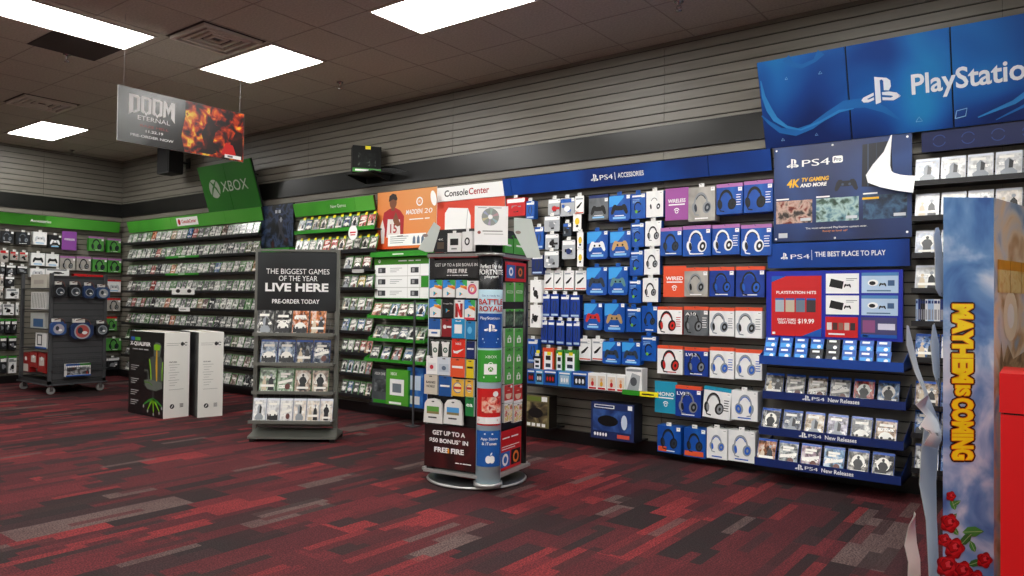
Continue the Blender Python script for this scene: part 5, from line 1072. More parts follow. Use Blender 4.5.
# ---------------------------------------------------------------- M: two gaming chair boxes
CBW = M('#e2e1da', .6, var=.04, scale=2)
def chair_box(x0, y0, w, d, h, rz, label, dark, pic=True):
    o = obj('chair_box', MB().box(0, w, 0, d, 0, h, CBW, front=(M('#141516', .3) if dark else CBW)), loc=(x0, y0, 0.001), rz=rz); tag(o, label, 'box')
    b = MB()
    if pic:
        q = -.001; W = w; G = M('#7cbc1c', .4); DG = M('#26301e', .4)
        b.rect(.05*W, .16*W, .89*h, .93*h, q, M('#2c5cb0')); b.rect(.17*W, .32*W, .89*h, .93*h, q, M('#4c9c3c')); b.text('X-QUALIFIER', .03*W, .62*W, .82*h, .875*h, q, PRINTW, 2); b.bars([6, 5, 5], .1*W, .56*W, .775*h, .795*h, q, M('#aaaaaa'))
        for v in (.58, .42, .28, .16):
            for j in range(3): b.rect(.07*W, (.30-.05*j)*W, (v-.025*j)*h, (v+.008-.025*j)*h, q, M('#b8b8b8'))
        # racing chair
        b.poly([(.72*W, .70*h), (.70*W, .84*h), (.76*W, .88*h), (.88*W, .88*h), (.93*W, .84*h), (.88*W, .70*h)], q-.0004, M('#5c645c')); b.poly([(.73*W, .79*h), (.72*W, .85*h), (.80*W, .865*h), (.90*W, .85*h), (.88*W, .79*h)], q-.0008, G)
        b.poly([(.62*W, .70*h), (.66*W, .38*h), (.94*W, .36*h), (.99*W, .60*h), (.93*W, .71*h), (.74*W, .72*h)], q-.0006, M('#4a524c'))
        b.ribbon([(.60*W, .68*h), (.64*W, .55*h), (.66*W, .40*h)], [.012, .014, .01], q-.001, G); b.ribbon([(.97*W, .66*h), (.955*W, .55*h), (.96*W, .44*h)], [.008, .012, .006], q-.001, G)
        b.ribbon([(.80*W, .79*h), (.80*W, .60*h), (.81*W, .42*h)], [.012, .02, .012], q-.001, M('#cfa21c'))
        b.poly([(.48*W, .36*h), (.46*W, .42*h), (.60*W, .44*h), (.95*W, .42*h), (.97*W, .35*h), (.80*W, .31*h), (.56*W, .32*h)], q-.0012, M('#626a62')); b.ribbon([(.47*W, .40*h), (.60*W, .40*h), (.70*W, .37*h)], [.006]*3, q-.0016, M('#4c7c1c')); b.ribbon([(.46*W, .54*h), (.56*W, .54*h), (.60*W, .40*h)], [.012]*3, q-.0014, M('#565c56'))
        b.rect(.70*W, .74*W, .20*h, .32*h, q-.001, M('#3c3c3c'))
        for ex_, ez in ((.46, .13), (.58, .08), (.74, .055), (.90, .08), (.97, .14)):
            b.ribbon([(.72*W, .21*h), ((.72+ex_)/2*W, (.20+ez)/2*h+.015), (ex_*W, ez*h)], [.016, .012, .008], q-.0014, M('#3c8c34') if ez > .1 else G); b.ell(ex_*W, (ez-.02)*h, .016, .018, q-.002, M('#9a9a9a'), 10)
        obj('printed_front', b, o)
    # right-hand printed side, facing +x: drawn in a rotated frame
    b = MB(); b.T = Matrix.Translation((w, 0, 0)) @ Matrix.Rotation(PI/2, 4, 'Z'); q = -.001; gy = M('#8e8e88', .6); q2 = M('#333333')
    b.rect(.08*d, .62*d, .872*h, .876*h, q, gy); b.rect(.08*d, .55*d, .85*h, .854*h, q, gy); b.ell(.70*d, .865*h, .02, .022, q, q2, 10); b.arc(.84*d, .865*h, .012, .02, .4, 5.6, q, q2, 10)
    b.text('FEATURES:', .2*d, .5*d, .648*h, .662*h, q, q2, 1)
    for j in range(9): b.rect((.22 if j % 3 else .18)*d, (.60-.08*(j % 3))*d, (.62-.03*j)*h, (.624-.03*j)*h, q, gy)
    b.rect(.2*d, .78*d, .33*h, .334*h, q, gy)
    b.ell(.34*d, .135*h, .026, .026, q, q2, 14); b.ribbon([(.34*d-.010, .135*h-.012), (.34*d+.010, .135*h+.012)], [.004]*2, q-.0006, PRINTW)
    for j in range(4): b.rect(.64*d, .78*d, (.118+.012*j)*h, (.124+.012*j)*h, q, q2)
    obj('printed_side', b, o)
    b = MB(); b.rect(0, w, 0, 0, 0, CBW) if 0 else None
    t = MB(); t.box(0, w, d/2-.025, d/2+.025, h, h+.0015, M('#b8aa8c', .35)); obj('packing_tape', t, o)
chair_box(4.131, -1.803, .78, .29, .93, 0, 'tall carton with black printed front showing a green and black racing chair', True)
chair_box(4.415, -1.365, .70, .27, .935, math.radians(-12.5), 'tall white chair carton standing behind and right of the black fronted one', True, False)

# ---------------------------------------------------------------- N: pre-order stand
sx0, sy0 = flat(247, 442); sx1, sy1 = flat(336, 443); SA = math.atan2(sy1-sy0, sx1-sx0); SWD = math.hypot(sx1-sx0, sy1-sy0)
ST = Fr(sx0, sy0, SA)       # origin at the base's front left corner
r_ = bpy.data.objects.new('display_stand', None); COL.objects.link(r_); r_.location = ST.w(SWD/2, .18, 0); r_.rotation_euler = (0, 0, SA); tag(r_, 'grey metal pre-order stand with black sign and four rows of games', 'display stand')
SG = M('#6e7069', .45, .25); hw = SWD/2
xl, zt_ = ST.hit(256, 251, -.16); xr, _ = ST.hit(340, 252, -.16); xl -= hw; xr -= hw
b = MB(); b.plate([(-hw, -.18), (hw, -.18), (hw-.02, .18), (-hw+.02, .18)], .03, .05, SG)
b.add([(-hw, -.18, .05), (hw, -.18, .05), (hw-.03, -.02, .11), (-hw+.03, -.02, .11), (-hw+.02, .18, .05), (hw-.02, .18, .05)], [[0, 1, 2, 3], [3, 2, 5, 4], [0, 3, 4], [1, 5, 2]], SG)
for px_ in (-hw+.04, hw-.04):
    for py_ in (-.15, .15): b.box(px_-.025, px_+.025, py_-.02, py_+.02, .0, .03, BLACK)
obj('base', b, r_)
for sx in (xl+.018, xr-.018): b = MB(); b.box(sx-.018, sx+.018, -.03, .01, .06, zt_, SG); obj('upright_post', b, r_)
b = MB(); b.box(xl, xr, -.02, .0, .12, .15, SG); obj('bottom_rail', b, r_)
b = MB(); b.box(xl, xr, -.03, .01, zt_, zt_+.02, SG)
for sx in (xl+.03, xr-.03): b.box(sx-.008, sx+.008, -.01, .0, zt_+.02, zt_+.045, SG)
obj('top_rail', b, r_)
gr = MB(); x = xl+.04
while x < xr-.03: gr.tube([(x, .0, .2), (x, .0, 1.32)], .002, STEEL, 4); x += .05
z = .24
while z < 1.32: gr.tube([(xl+.03, .0, z), (xr-.03, .0, z)], .002, STEEL, 4); z += .05
obj('wire_grid', gr, r_)
_, z1 = ST.hit(297, 252.5, -.15); _, z0 = ST.hit(297, 311, -.15); w, h = xr-xl-.05, z1-z0
pm = art('stand_sign_black', ['#0b0c0d', '#15181a', '#24292c'], 1.0, 1, grad=(2, .22))
b = MB(); b.box(xl+.025, xr-.025, -.036, -.031, z0, z1, BLACK, front=pm); X = lambda u: xl+.025+w*u; Z = lambda v: z0+h*v
b.text('THE BIGGEST GAMES', X(.11), X(.91), Z(.63), Z(.72), -.037, PRINTW); b.text('OF THE YEAR', X(.27), X(.76), Z(.51), Z(.60), -.037, PRINTW); b.text('LIVE HERE', X(.10), X(.90), Z(.33), Z(.475), -.037, PRINTW, 2); b.text('PRE-ORDER TODAY', X(.19), X(.79), Z(.125), Z(.20), -.037, PRINTW, 1)
obj('sign_panel', b, r_)
SR = [((311.5, 334), 256, 326, [('black', '#2a2a2a'), ('black', '#303030'), ('orange', '#d07030'), ('orange', '#d87c38')], 'n', .155),
      ((341, 363.5), 259.5, 330, [('white and navy', '#8ca0b8'), ('white and navy', '#94a8c0'), ('navy', '#3c4c64'), ('navy', '#3c4c64')], 'p', .155),
      ((369.5, 392), 258.5, 328.5, [('green banded', '#8cb088'), ('green banded', '#8cb088'), ('tan', '#c8a890'), ('tan', '#ccb098')], 'x', .155),
      ((400, 421.5), 252, 332.5, [('pale', '#c8ccd0'), ('pale', '#c8ccd0'), ('pale', '#ccc8c4'), ('pale tan', '#d8b890'), ('pale tan', '#d8b890'), ('pale tan', '#d8b488')], 'w', .13)]
for r, ((t, bt), l, rr, cs, kd, cw) in enumerate(SR):
    off = -.08 if r < 3 else -.0; xa = ST.hit(l, bt, off)[0]; xb = ST.hit(rr, bt, off)[0]; zb = ST.hit(292, bt, off)[1]; zt2 = ST.hit(292, t, off)[1]; n = len(cs); p = (xb-xa)/n
    oo = -(off) - .18      # local y of the case face on the stand
    b = MB(); b.box(xl+.02, xr-.02, oo-.03, -.02, zb-.014, zb, SG)
    b.box(xl+.02, xr-.02, oo-.034, oo-.03, zb-.018, zb+.012, SG)
    for k in range(18): x = xl+.03+k*(xr-xl-.06)/17; b.tube([(x, oo-.02, zb), (x, -.02, zb+.12)], .002, STEEL, 4)
    obj('wire_shelf', b, r_)
    for i, (cn, ch) in enumerate(cs):
        game_case(ST, xa+p*(i+.5), off+.005, zb+.002, kd, round(p*.95, 3), round(zt2-zb+.012, 3), ch, f'{cn} game case, {ordn(i+1)} from left on the {("top", "second", "third", "lowest")[r]} shelf of the black-signed stand', 'pre-order games on the stand', tilt=.20, parts=True, jit=False)
# ---------------------------------------------------------------- O: gift card kiosk
KX, KY, KR = 9.212, -1.665, math.radians(8.5); KH = .258
r_ = bpy.data.objects.new('gift_card_kiosk', None); COL.objects.link(r_); r_.location = (KX, KY, 0); r_.rotation_euler = (0, 0, KR); tag(r_, 'tall revolving gift card kiosk with black sides and blue front column', 'kiosk')
KF = Fr(KX, KY, KR); KS = Fr(KX, KY, KR+PI/2)
BK = M('#0d0d0f', .4)
b = MB(); b.lathe([(.001, 0), (.360, 0), (.365, .008), (.360, .02), (.30, .026), (.001, .028)], M('#3a3c3e', .35, .3), 48); b.lathe([(.359, .004), (.372, .012), (.359, .022)], M('#c4c4c2', .3, .6), 48); obj('base_disc', b, r_)
b = MB(); b.lathe([(.001, .028), (.16, .028), (.17, .06), (.15, .085), (.001, .085)], M('#8c1c1e', .4), 32); obj('turntable', b, r_)
# four corner columns; body panels run between them and flare gently in plan
TOPZ = KF.hit(450, 257, KH)[1]; BOT = .10
cr = .088; cc = KH-.055
b = MB(); b.box(-KH+.03, KH-.03, -KH+.03, KH-.03, BOT, TOPZ, BK); obj('core', b, r_)
for k in range(4):
    b = MB(); b.T = Matrix.Rotation(k*PI/2, 4, 'Z')
    b.box(-KH+.04, KH-.04, -KH, -KH+.03, BOT, TOPZ, BK); b.box(-KH+.0, -KH+.045, -KH-.022, -KH+.03, BOT, TOPZ, BK); obj('side_panel', b, r_)
b = MB(); t_ = MB()
for k in range(4):
    b.T = t_.T = Matrix.Rotation(k*PI/2, 4, 'Z'); b.box(-KH-.01, KH+.01, -KH-.05, -KH, BOT-.02, BOT, M('#b0b0ae', .35, .4)); t_.box(-KH-.01, KH+.01, -KH-.03, -KH, TOPZ, TOPZ+.022, M('#8f8f8c', .35, .4))
    t_.box(-KH, KH, -KH-.028, -KH, TOPZ-.008, TOPZ, M('#8a1418', .4))
obj('top_rim', t_, r_); obj('bottom_rim', b, r_)
CLB = M('#cdeefb', .3, var=.05)
for k, nm_ in ((0, 'front_column'), (1, 'corner_column'), (2, 'corner_column'), (3, 'corner_column')):
    if k:
        b = MB(); b.T = Matrix.Rotation(k*PI/2, 4, 'Z'); x, y = KH-.012, -KH+.012
        b.lathe([(.001, .09), (.034, .09), (.034, TOPZ), (.001, TOPZ)], M('#a9bcc8', .3) if k == 3 else BK, 16, x, y); obj(nm_, b, r_); continue
    b = MB(); b.T = Matrix.Rotation(k*PI/2, 4, 'Z'); x, y = cc+.03, -cc-.03
    b.lathe([(.001, .045), (cr, .045), (cr, TOPZ-.235)], CLB, 28, x, y); b.lathe([(cr, TOPZ-.235), (cr, TOPZ+.012), (.001, TOPZ+.012)], M('#1c1e20', .25), 28, x, y)
    b.lathe([(cr+.001, .03), (cr+.014, .03), (cr+.014, .055), (cr+.001, .055)], M('#c0c0be', .3, .5), 28, x, y); b.lathe([(cr+.001, TOPZ-.0), (cr+.012, TOPZ-.0), (cr+.012, TOPZ+.02), (.001, TOPZ+.02)], M('#a0a09c', .3, .5), 28, x, y)
    col = obj(nm_, b, r_)
    if k: continue
    # curved prints on the column that faces the viewer: wrap flat shapes around the cylinder
    mid = math.atan2(CAM.y-(KF.w(x, y, 0)).y, CAM.x-(KF.w(x, y, 0)).x)-KR
    def wrap(fn, name, parent=col, m0=mid, X=x, Y=y):
        q = MB(); fn(q); vs = []
        for (u, yy, z) in q.v:
            a = m0+u/cr; rr = cr+.004-yy*1.5; vs.append((X+rr*math.cos(a), Y+rr*math.sin(a), z))
        q.v = vs; obj(name, q, parent)
    def grid(q, u0, u1, z0, z1, y_, m, n=10):
        for i in range(n): q.rect(u0+(u1-u0)*i/n, u0+(u1-u0)*(i+1)/n, z0, z1, y_, m)
    CZ = lambda py: CAM.z-(py-307.2)/FPX*5.38
    def blk(q, py0, py1, m, y_=0): grid(q, -.098, .098, CZ(py1), CZ(py0), y_, m)
    def p1(q):
        q.text('Perfect for the', -.075, .085, CZ(275.5), CZ(271.5), -.001, PRINTW, 1); q.text('FORTNITE', -.085, .10, CZ(281.5), CZ(276.5), -.001, PRINTW, 1); q.text('player!', -.04, .055, CZ(285.5), CZ(282), -.001, PRINTW, 1)
    wrap(p1, 'top_lettering')
    wrap(lambda q: (q.text('Get it ready for', -.06, .07, CZ(303), CZ(300.5), -.001, M('#3c6ca0')), q.text('BATTLE', -.085, .10, CZ(310), CZ(304.7), -.001, M('#c01418'), 1), q.text('ROYALE', -.08, .10, CZ(316.6), CZ(311.5), -.001, M('#c01418'), 1)), 'battle_lettering')
    wrap(lambda q: (blk(q, 318.5, 351.5, M('#0c4a9c', .35)), q.text('PlayStation', -.07, .07, CZ(325), CZ(321.5), -.002, PRINTW), ps_mark(q, -.04, CZ(336), .09, CZ(328.5)-CZ(336), -.002, PRINTW), q.rect(-.05, .06, CZ(343.5), CZ(342), -.002, PRINTW), q.rect(-.04, .05, CZ(346.5), CZ(345.5), -.002, M('#9cc4ee'))), 'blue_card_print')
    wrap(lambda q: (blk(q, 353.5, 384, M('#3a9c34', .35)), q.text('XBOX', -.03, .05, CZ(361), CZ(358.5), -.002, PRINTW), grid(q, -.035, .05, CZ(376.5), CZ(366.5), -.002, PRINTW, 4), q.arc(.008, CZ(367), .012, .017, 0, PI, -.002, PRINTW, 8), x_mark(q, .008, CZ(371.5), .017, -.003, XG, PRINTW), q.rect(-.04, .05, CZ(380), CZ(378.5), -.002, PRINTW)), 'green_card_print')
    wrap(lambda q: (blk(q, 390, 425, M('#c81c1c', .35)), grid(q, -.05, .09, CZ(413), CZ(398), -.001, art('card_red_art', ['#8c1010', '#d8342c', '#e8a088', '#f0d0c0', '#b01818'], 22), 6), q.ell(.045, CZ(395), .02, .02, -.002, PRINTW, 10), grid(q, -.09, .09, CZ(423.5), CZ(417), -.002, PRINTW, 8), q.rect(-.07, .06, CZ(421), CZ(419), -.003, RED)), 'red_card_print')
    def apple(q):
        blk(q, 430, 464, M('#1a5aa8', .35)); q.text('App Store', -.055, .065, CZ(439.5), CZ(436.3), -.002, PRINTW, 1); q.text('& iTunes', -.045, .055, CZ(443.5), CZ(440.7), -.002, PRINTW, 1); q.rect(-.03, .03, CZ(433.5), CZ(432.3), -.002, PRINTW)
        cx_, cz_ = .012, CZ(457)
        for s in (-1, 1): q.ell(cx_+s*.012, cz_, .019, .027, -.002, PRINTW, 16)
        q.ell(cx_+.040, cz_+.004, .012, .014, -.003, M('#1a5aa8', .35), 12); q.ell(cx_+.007, cz_+.038, .005, .012, -.002, PRINTW, 10, -.5)
    wrap(apple, 'lowest_card_print')
# black header and foot signs on the front-left side
def kface(fr, off, rect_px):
    return fr.rect(*rect_px, off)
def ksign(fr, px, off, m, lines, name, fn=None):
    x0, x1, z0, z1 = fr.rect(*px, off); w, h = x1-x0, z1-z0
    b = MB(); b.box(x0, x1, -off, -off+.006, z0, z1, BK, front=m)
    for (t, u0, u1, v0, v1, bd) in lines: (b.text if isinstance(t, str) else b.bars)(t, x0+w*u0, x0+w*u1, z0+h*v0, z0+h*v1, -off-.001, PRINTW, bd)
    if fn: fn(b, x0, z0, w, h, -off-.001)
    o = obj(name, b, r_); o.rotation_euler = (0, 0, fr.rz-KR); return o
ksign(KF, (434, 260, 478, 278), KH+.028, art('sign_smoke', ['#0c0c0d', '#1c1c1e', '#343436'], 8, 3), [('GET UP TO A $50 BONUS IN', .03, .99, .62, .82, 0), ('FREE FIRE', .32, .76, .28, .50, 1), ([3, 2, 9, 3, 7], .3, .78, .12, .18, 0)], 'upper_sign')
ksign(KF, (424.5, 426, 475.5, 469), KH+.028, art('sign_maroon', ['#140808', '#2a0e10', '#4a1416', '#1a0a0a'], 3, 2), [('GET UP TO A', .16, .80, .76, .87, 2), ('$50 BONUS* IN', .10, .86, .57, .69, 2), ('FREE FIRE', .20, .78, .36, .48, 2), ([4, 2, 9], .62, .92, .14, .17, 0)], 'lower_sign', lambda b, x, z, w, h, y: b.ribbon([(x+w*.48, z+h*.36), (x+w*.48, z+h*.47)], [.008]*2, y-.001, M('#f0a020')))
# gift cards on hooks
def gcard(fr, px, off, m, label, fn, parent=None, carrier=True, group=None):
    x0, x1, z0, z1 = fr.rect(*px, off); w, h = x1-x0, z1-z0
    b = MB(); b.box(-w/2+.002, w/2-.002, 0, .02, 0.002, h-.002, M('#d8d8d4', .4), front=m); fn(b, w, h)
    b.rect(-.012, .012, h-.016, h-.009, -.0022, M('#2c2c2c'))
    o = obj('gift_card', b, loc=fr.w((x0+x1)/2, -off, z0), rz=fr.rz); tag(o, label, 'gift card', group)
    c = MB(); c.tube([(0, off-KH+.0, h-.012), (0, -.012, h-.012)], .0018, CHROME, 4); obj('peg_hook', c, o)
def pl(b, w, h):
    b.poly([(-w*.5, h*.5), (-w*.5, h), (w*.5, h), (w*.5, h*.8)], -.0008, M('#2c8ce0')); b.poly([(w*.0, h), (w*.5, h), (w*.5, h*.62), (w*.1, h*.8)], -.0012, M('#3cb45c')); b.poly([(w*.5, h*.45), (w*.5, h*.66), (-w*.1, h*.72), (-w*.1, h*.6)], -.0014, M('#f0a02c')); b.poly([(w*.5, h*.45), (w*.1, h*.62), (w*.5, h*.58)], -.0016, M('#e04838'))
    tri(b, w, h, .22)
def tri(b, w, h, z=.3):
    s = w*.16; c = h*z; b.poly([(-s, c-s), (-s, c+s), (0, c)], -.002, M('#20a8d8')); b.poly([(-s, c+s), (s*.4, c+s*.25), (0, c)], -.0021, M('#3cb45c')); b.poly([(-s, c-s), (0, c), (s*.4, c-s*.25)], -.0022, M('#e04838')); b.poly([(s*.4, c+s*.25), (s, c), (s*.4, c-s*.25), (0, c)], -.0023, M('#f0b020'))
def note(b, w, h): b.ell(0, h*.52, w*.36, h*.3, -.001, M('#d84c8c'), 18); b.ell(w*.02, h*.54, w*.26, h*.22, -.0015, M('#f0906c'), 16); b.ell(0, h*.5, w*.16, h*.14, -.002, PRINTW, 14); b.ribbon([(-w*.05, h*.42), (0, h*.62), (w*.12, h*.58)], [.003]*3, -.0025, M('#8c3cb0'))
def words(t, z0=.4, z1=.6, m=PRINTW, u=.36, bd=1):
    return lambda b, w, h: (b.text if isinstance(t, str) else b.bars)(t, -w*u, w*u, h*z0, h*z1, -.0012, m, bd)
def nn(b, w, h): b.poly([(-w*.42, h*.08), (-w*.42, h*.8), (-w*.14, h*.8), (-w*.14, h*.08)], -.001, M('#9c1418')); b.poly([(w*.1, h*.08), (w*.1, h*.8), (w*.36, h*.8), (w*.36, h*.08)], -.001, M('#9c1418')); b.poly([(-w*.42, h*.8), (-w*.14, h*.8), (w*.36, h*.08), (w*.1, h*.08)], -.0015, M('#e0282c'))
def window(m): return lambda b, w, h: (b.rect(-w*.28, w*.28, h*.25, h*.7, -.001, m), b.rect(-w*.2, w*.2, h*.85, h*.9, -.001, PRINTW))
def cup(b, w, h):
    b.poly([(-w*.30, h*.8), (w*.30, h*.8), (w*.22, h*.02), (-w*.22, h*.02)], -.001, M('#f4f4f0')); b.rect(-w*.34, w*.34, h*.78, h*.9, -.0012, PRINTW); b.ell(0, h*.40, w*.19, w*.19, -.0018, M('#1a5c3c'), 20); b.ell(0, h*.40, w*.10, w*.10, -.002, PRINTW, 14); b.poly([(-w*.05, h*.34), (w*.05, h*.34), (0, h*.46)], -.0024, M('#1a5c3c'))
def swoosh(b, w, h): b.ribbon([(-w*.36, h*.38), (-w*.3, h*.28), (-w*.1, h*.27), (w*.38, h*.46)], [.001, .008, .010, .001], -.001, PRINTW); b.text('NIKE', -w*.2, w*.2, h*.66, h*.78, -.001, PRINTW, 1)
def thumb(m1, m2, t=None): return lambda b, w, h: (b.rect(-w*.36, w*.36, h*.2, h*.62, -.001, m1), b.ell(0, h*.4, w*.16, h*.12, -.0015, m2, 12), b.text(t, -w*.3, w*.3, h*.7, h*.8, -.0016, M('#333333'), 1) if t else None)
def bun(b, w, h): b.ell(0, h*.5, w*.3, h*.28, -.001, M('#f0d8a0'), 18); b.rect(-w*.3, w*.3, h*.42, h*.56, -.0015, M('#c82c20')); b.arc(0, h*.5, w*.31, w*.36, .6, 5.4, -.0014, M('#2c5ca8'), 14)
O1 = KH+.045
LC = [((429.5, 280, 442, 297.5), PRINTW, pl, 'white play-store gift card with rainbow top, first in the top card row'), ((443, 280, 455, 297.5), PRINTW, pl, 'white rainbow-topped gift card, second in the top card row'), ((456, 280, 467, 298), PRINTW, pl, 'white rainbow-topped gift card, third in the top card row'), ((466, 280.5, 478.5, 298.5), PRINTW, note, 'white gift card with pink and orange ring in the top card row'),
      ((429.5, 299, 441, 317.5), PRINTW, pl, 'white rainbow-topped gift card, leftmost in the second card row'), ((442, 299.5, 454, 318), BK, lambda b, w, h: (b.text('Google Play', -w*.4, w*.4, h*.72, h*.82, -.001, PRINTW), tri(b, w, h, .4)), 'black gift card with bright triangle in the second card row'), ((454.5, 299.5, 464, 319), PRINTW, nn, 'white gift card with big red letter in the second card row'), ((464.5, 300, 475, 320), PRINTW, lambda b, w, h: (pl(b, w, h*1.0), b.rect(-w*.5, w*.5, 0, h*.12, -.003, M('#d83c50'))), 'white and multicolour gift card at the right of the second card row'),
      ((428.5, 318.5, 440.5, 336.5), M('#1c5ca8', .4), lambda b, w, h: (b.rect(-w*.5, w*.5, 0, h*.4, -.001, PRINTW), b.rect(-w*.25, w*.25, h*.16, h*.26, -.0015, M('#1c5ca8'))), 'blue and white gift card, leftmost in the third card row'), ((441.5, 318.5, 452.5, 337), M('#8c1c24', .4), lambda b, w, h: (b.ell(-w*.2, h*.55, w*.16, w*.16, -.001, PRINTW, 14), b.rect(0, w*.4, h*.5, h*.6, -.001, PRINTW)), 'dark red gift card with white ring in the third card row'), ((451.5, 318.5, 465, 338.5), M('#1490c8', .4), window(PRINTW), 'bright blue gift card with white square, sticking forward'), ((464, 321, 475.5, 339.5), M('#1884c0', .4), lambda b, w, h: (b.ell(0, h*.5, w*.2, h*.2, -.001, M('#6cc0e8'), 12)), 'bright blue tilted gift card at the right of the third card row'),
      ((429.5, 339.5, 441, 357), M('#2c3430', .4), cup, 'gift card shaped like a white coffee cup, left one'), ((439.5, 340, 451.5, 357), M('#2c3430', .4), cup, 'gift card shaped like a white coffee cup, right one'), ((451.5, 338.5, 465.5, 357.5), M('#e02c18', .4), swoosh, 'red and orange gift card with white swoosh'), ((466, 341, 475, 359), PBD, words([5], .5, .62), 'dark blue gift card with white word beside the swoosh card'),
      ((426, 355.5, 437.5, 374.5), PRINTW, thumb(M('#e4e4e4'), M('#c82c3c')), 'white gift card with small red mark, leftmost of the fifth card row'), ((437, 357, 451, 375.5), M('#d4dce4', .4), thumb(M('#bcc8d4'), M('#5c6c84')), 'pale gift card with grey emblem in the fifth card row'), ((450, 358, 465, 377.5), M('#e8582c', .4), words([5], .45, .62), 'orange gift card with white lettering in the fifth card row'), ((466, 359.5, 474, 378.5), M('#e8cc1c', .4), words([4], .5, .65, K['k']), 'yellow gift card in the fifth card row'),
      ((424, 374.5, 437.5, 394.5), M('#cfc8b8', .5), lambda b, w, h: (b.text('BARNES', -w*.34, w*.34, h*.56, h*.68, -.001, K['k'], 1), b.text('NOBLE', -w*.3, w*.3, h*.36, h*.48, -.001, K['k'], 1)), 'beige bookshop gift card, leftmost of the lowest small card row'), ((438.5, 376, 451.5, 396.5), M('#1c5498', .4), words([6], .45, .58), 'blue and white gift card in the lowest small card row'), ((451.5, 379, 464, 396.5), M('#e8b43c', .4), bun, 'yellow gift card with round burger emblem'), ((465, 379.5, 473.5, 397), M('#e8b43c', .4), bun, 'narrow yellow gift card with burger emblem at the right'),
      ((465, 397, 474, 416.5), M('#1a7a3c', .4), words('ea', .5, .65), 'dark green gift card beside the two large white card carriers')]
for q in LC: gcard(KF, q[0], O1 if 'forward' not in q[3] else O1+.012, q[1], q[3], q[2])
for (px, m2, lb) in (((423.5, 398.5, 442.5, 423), M('#5a9c3c'), 'large white card carrier with green landscape picture, lower left of the kiosk'), ((443.5, 399.5, 462.5, 424.5), M('#4c9cd8'), 'large white card carrier with blue picture, beside the green one')):
    x0, x1, z0, z1 = KF.rect(*px, O1+.01); w, h = x1-x0, z1-z0
    b = MB(); b.prism([(-w/2, 0), (w/2, 0), (w*.44, h*.8), (w*.3, h*.96), (0, h), (-w*.3, h*.96), (-w*.44, h*.8)], 0, .02, M('#e4e4e0', .4)); b.rect(-w*.32, w*.32, h*.38, h*.68, -.001, m2); b.rect(-w*.32, w*.32, h*.38, h*.48, -.0014, M('#8c7c4c') if 'green' in lb else M('#e0e8f0')); b.rect(-w*.24, w*.2, h*.2, h*.26, -.001, M('#444444')); b.ell(0, h*.88, w*.08, h*.03, -.0012, M('#555555'), 10)
    o = obj('gift_card', b, loc=KF.w((x0+x1)/2, -O1-.01, z0), rz=KR); tag(o, lb, 'gift card'); c = MB(); c.tube([(0, .04, h*.88), (0, -.014, h*.88)], .0018, CHROME, 4); obj('peg_hook', c, o)
# right-hand side of the kiosk
GC = M('#4aa43c', .4); O2 = KH+.04
def gpack(b, w, h): b.rect(-w*.22, w*.22, h*.25, h*.5, -.001, PRINTW); b.arc(0, h*.5, w*.08, w*.13, 0, PI, -.001, PRINTW, 8); b.ell(0, h*.37, w*.1, w*.1, -.0015, GC, 10); b.rect(-w*.3, w*.3, h*.82, h*.87, -.001, M('#2c7c28'))
def gold(b, w, h): b.rect(-w*.34, w*.34, h*.45, h*.58, -.001, PRINTW); b.rect(-w*.3, w*.3, h*.48, h*.55, -.0014, GC)
def dkp(b, w, h): b.rect(-w*.45, w*.45, h*.1, h*.72, -.001, art('card_dark_art', ['#101810', '#24402c', '#5c7c5c', '#0c140c'], 30)); b.rect(-w*.5, w*.5, h*.86, h, -.001, GC)
def redp(b, w, h): b.ell(0, h*.45, w*.34, h*.26, -.001, M('#e8c8b0'), 14); b.rect(-w*.4, w*.4, h*.5, h*.66, -.0014, M('#c8201c')); b.ell(w*.3, h*.86, w*.12, h*.08, -.0014, PRINTW, 10); b.rect(-w*.5, w*.5, 0, h*.14, -.0014, PRINTW)
def mulp(b, w, h): b.rect(-w*.46, w*.46, h*.05, h*.9, -.001, art('card_bright_art', ['#3c6cb8', '#e8c83c', '#f0ece0', '#d8402c', '#4c9c4c'], 26))
RC = []
xs = [(505.5, 514), (515, 523.5)]
for i, (t, bt, m, fn, nm2) in enumerate([(282.5, 302, GC, gold, 'green gift card with white badge'), (309, 326.5, M('#12301a', .4), dkp, 'dark green topped game card'), (328, 347.5, GC, gpack, 'bright green gift card with white bag'), (347.5, 366, GC, gpack, 'bright green gift card with white bag'), (365.5, 384, GC, gpack, 'bright green gift card with white bag'), (384.5, 402.5, M('#d02c24', .4), redp, 'red gift card with pale round picture'), (403, 422, PRINTW, mulp, 'multicolour cartoon bright gift card')]):
    for j, (l, r) in enumerate(xs):
        gcard(KS, (l-.4*i*.6, t, r-.4*i*.6, bt), O2, m, f'{nm2}, {("left", "right")[j]} in card row {ordn(i+1)}, kiosk right side', fn)
def e1(b, x, z, w, h, y):
    for i, (m, c) in enumerate(((M('#1c64b8'), PRINTW), (BK, M('#d8702c')))):
        a = x+w*(.07+.44*i); b.rect(a, a+w*.40, z+h*.16, z+h*.84, y, m); b.ell(a+w*.2, z+h*.5, w*.1, w*.1, y-.0006, c, 14)
        b.ell(a+w*.2, z+h*.5, w*.05, w*.05, y-.001, m, 10)
ksign(KS, (505, 262.5, 526, 281.5), KH+.02, RED, [], 'upper_card_panel', e1)
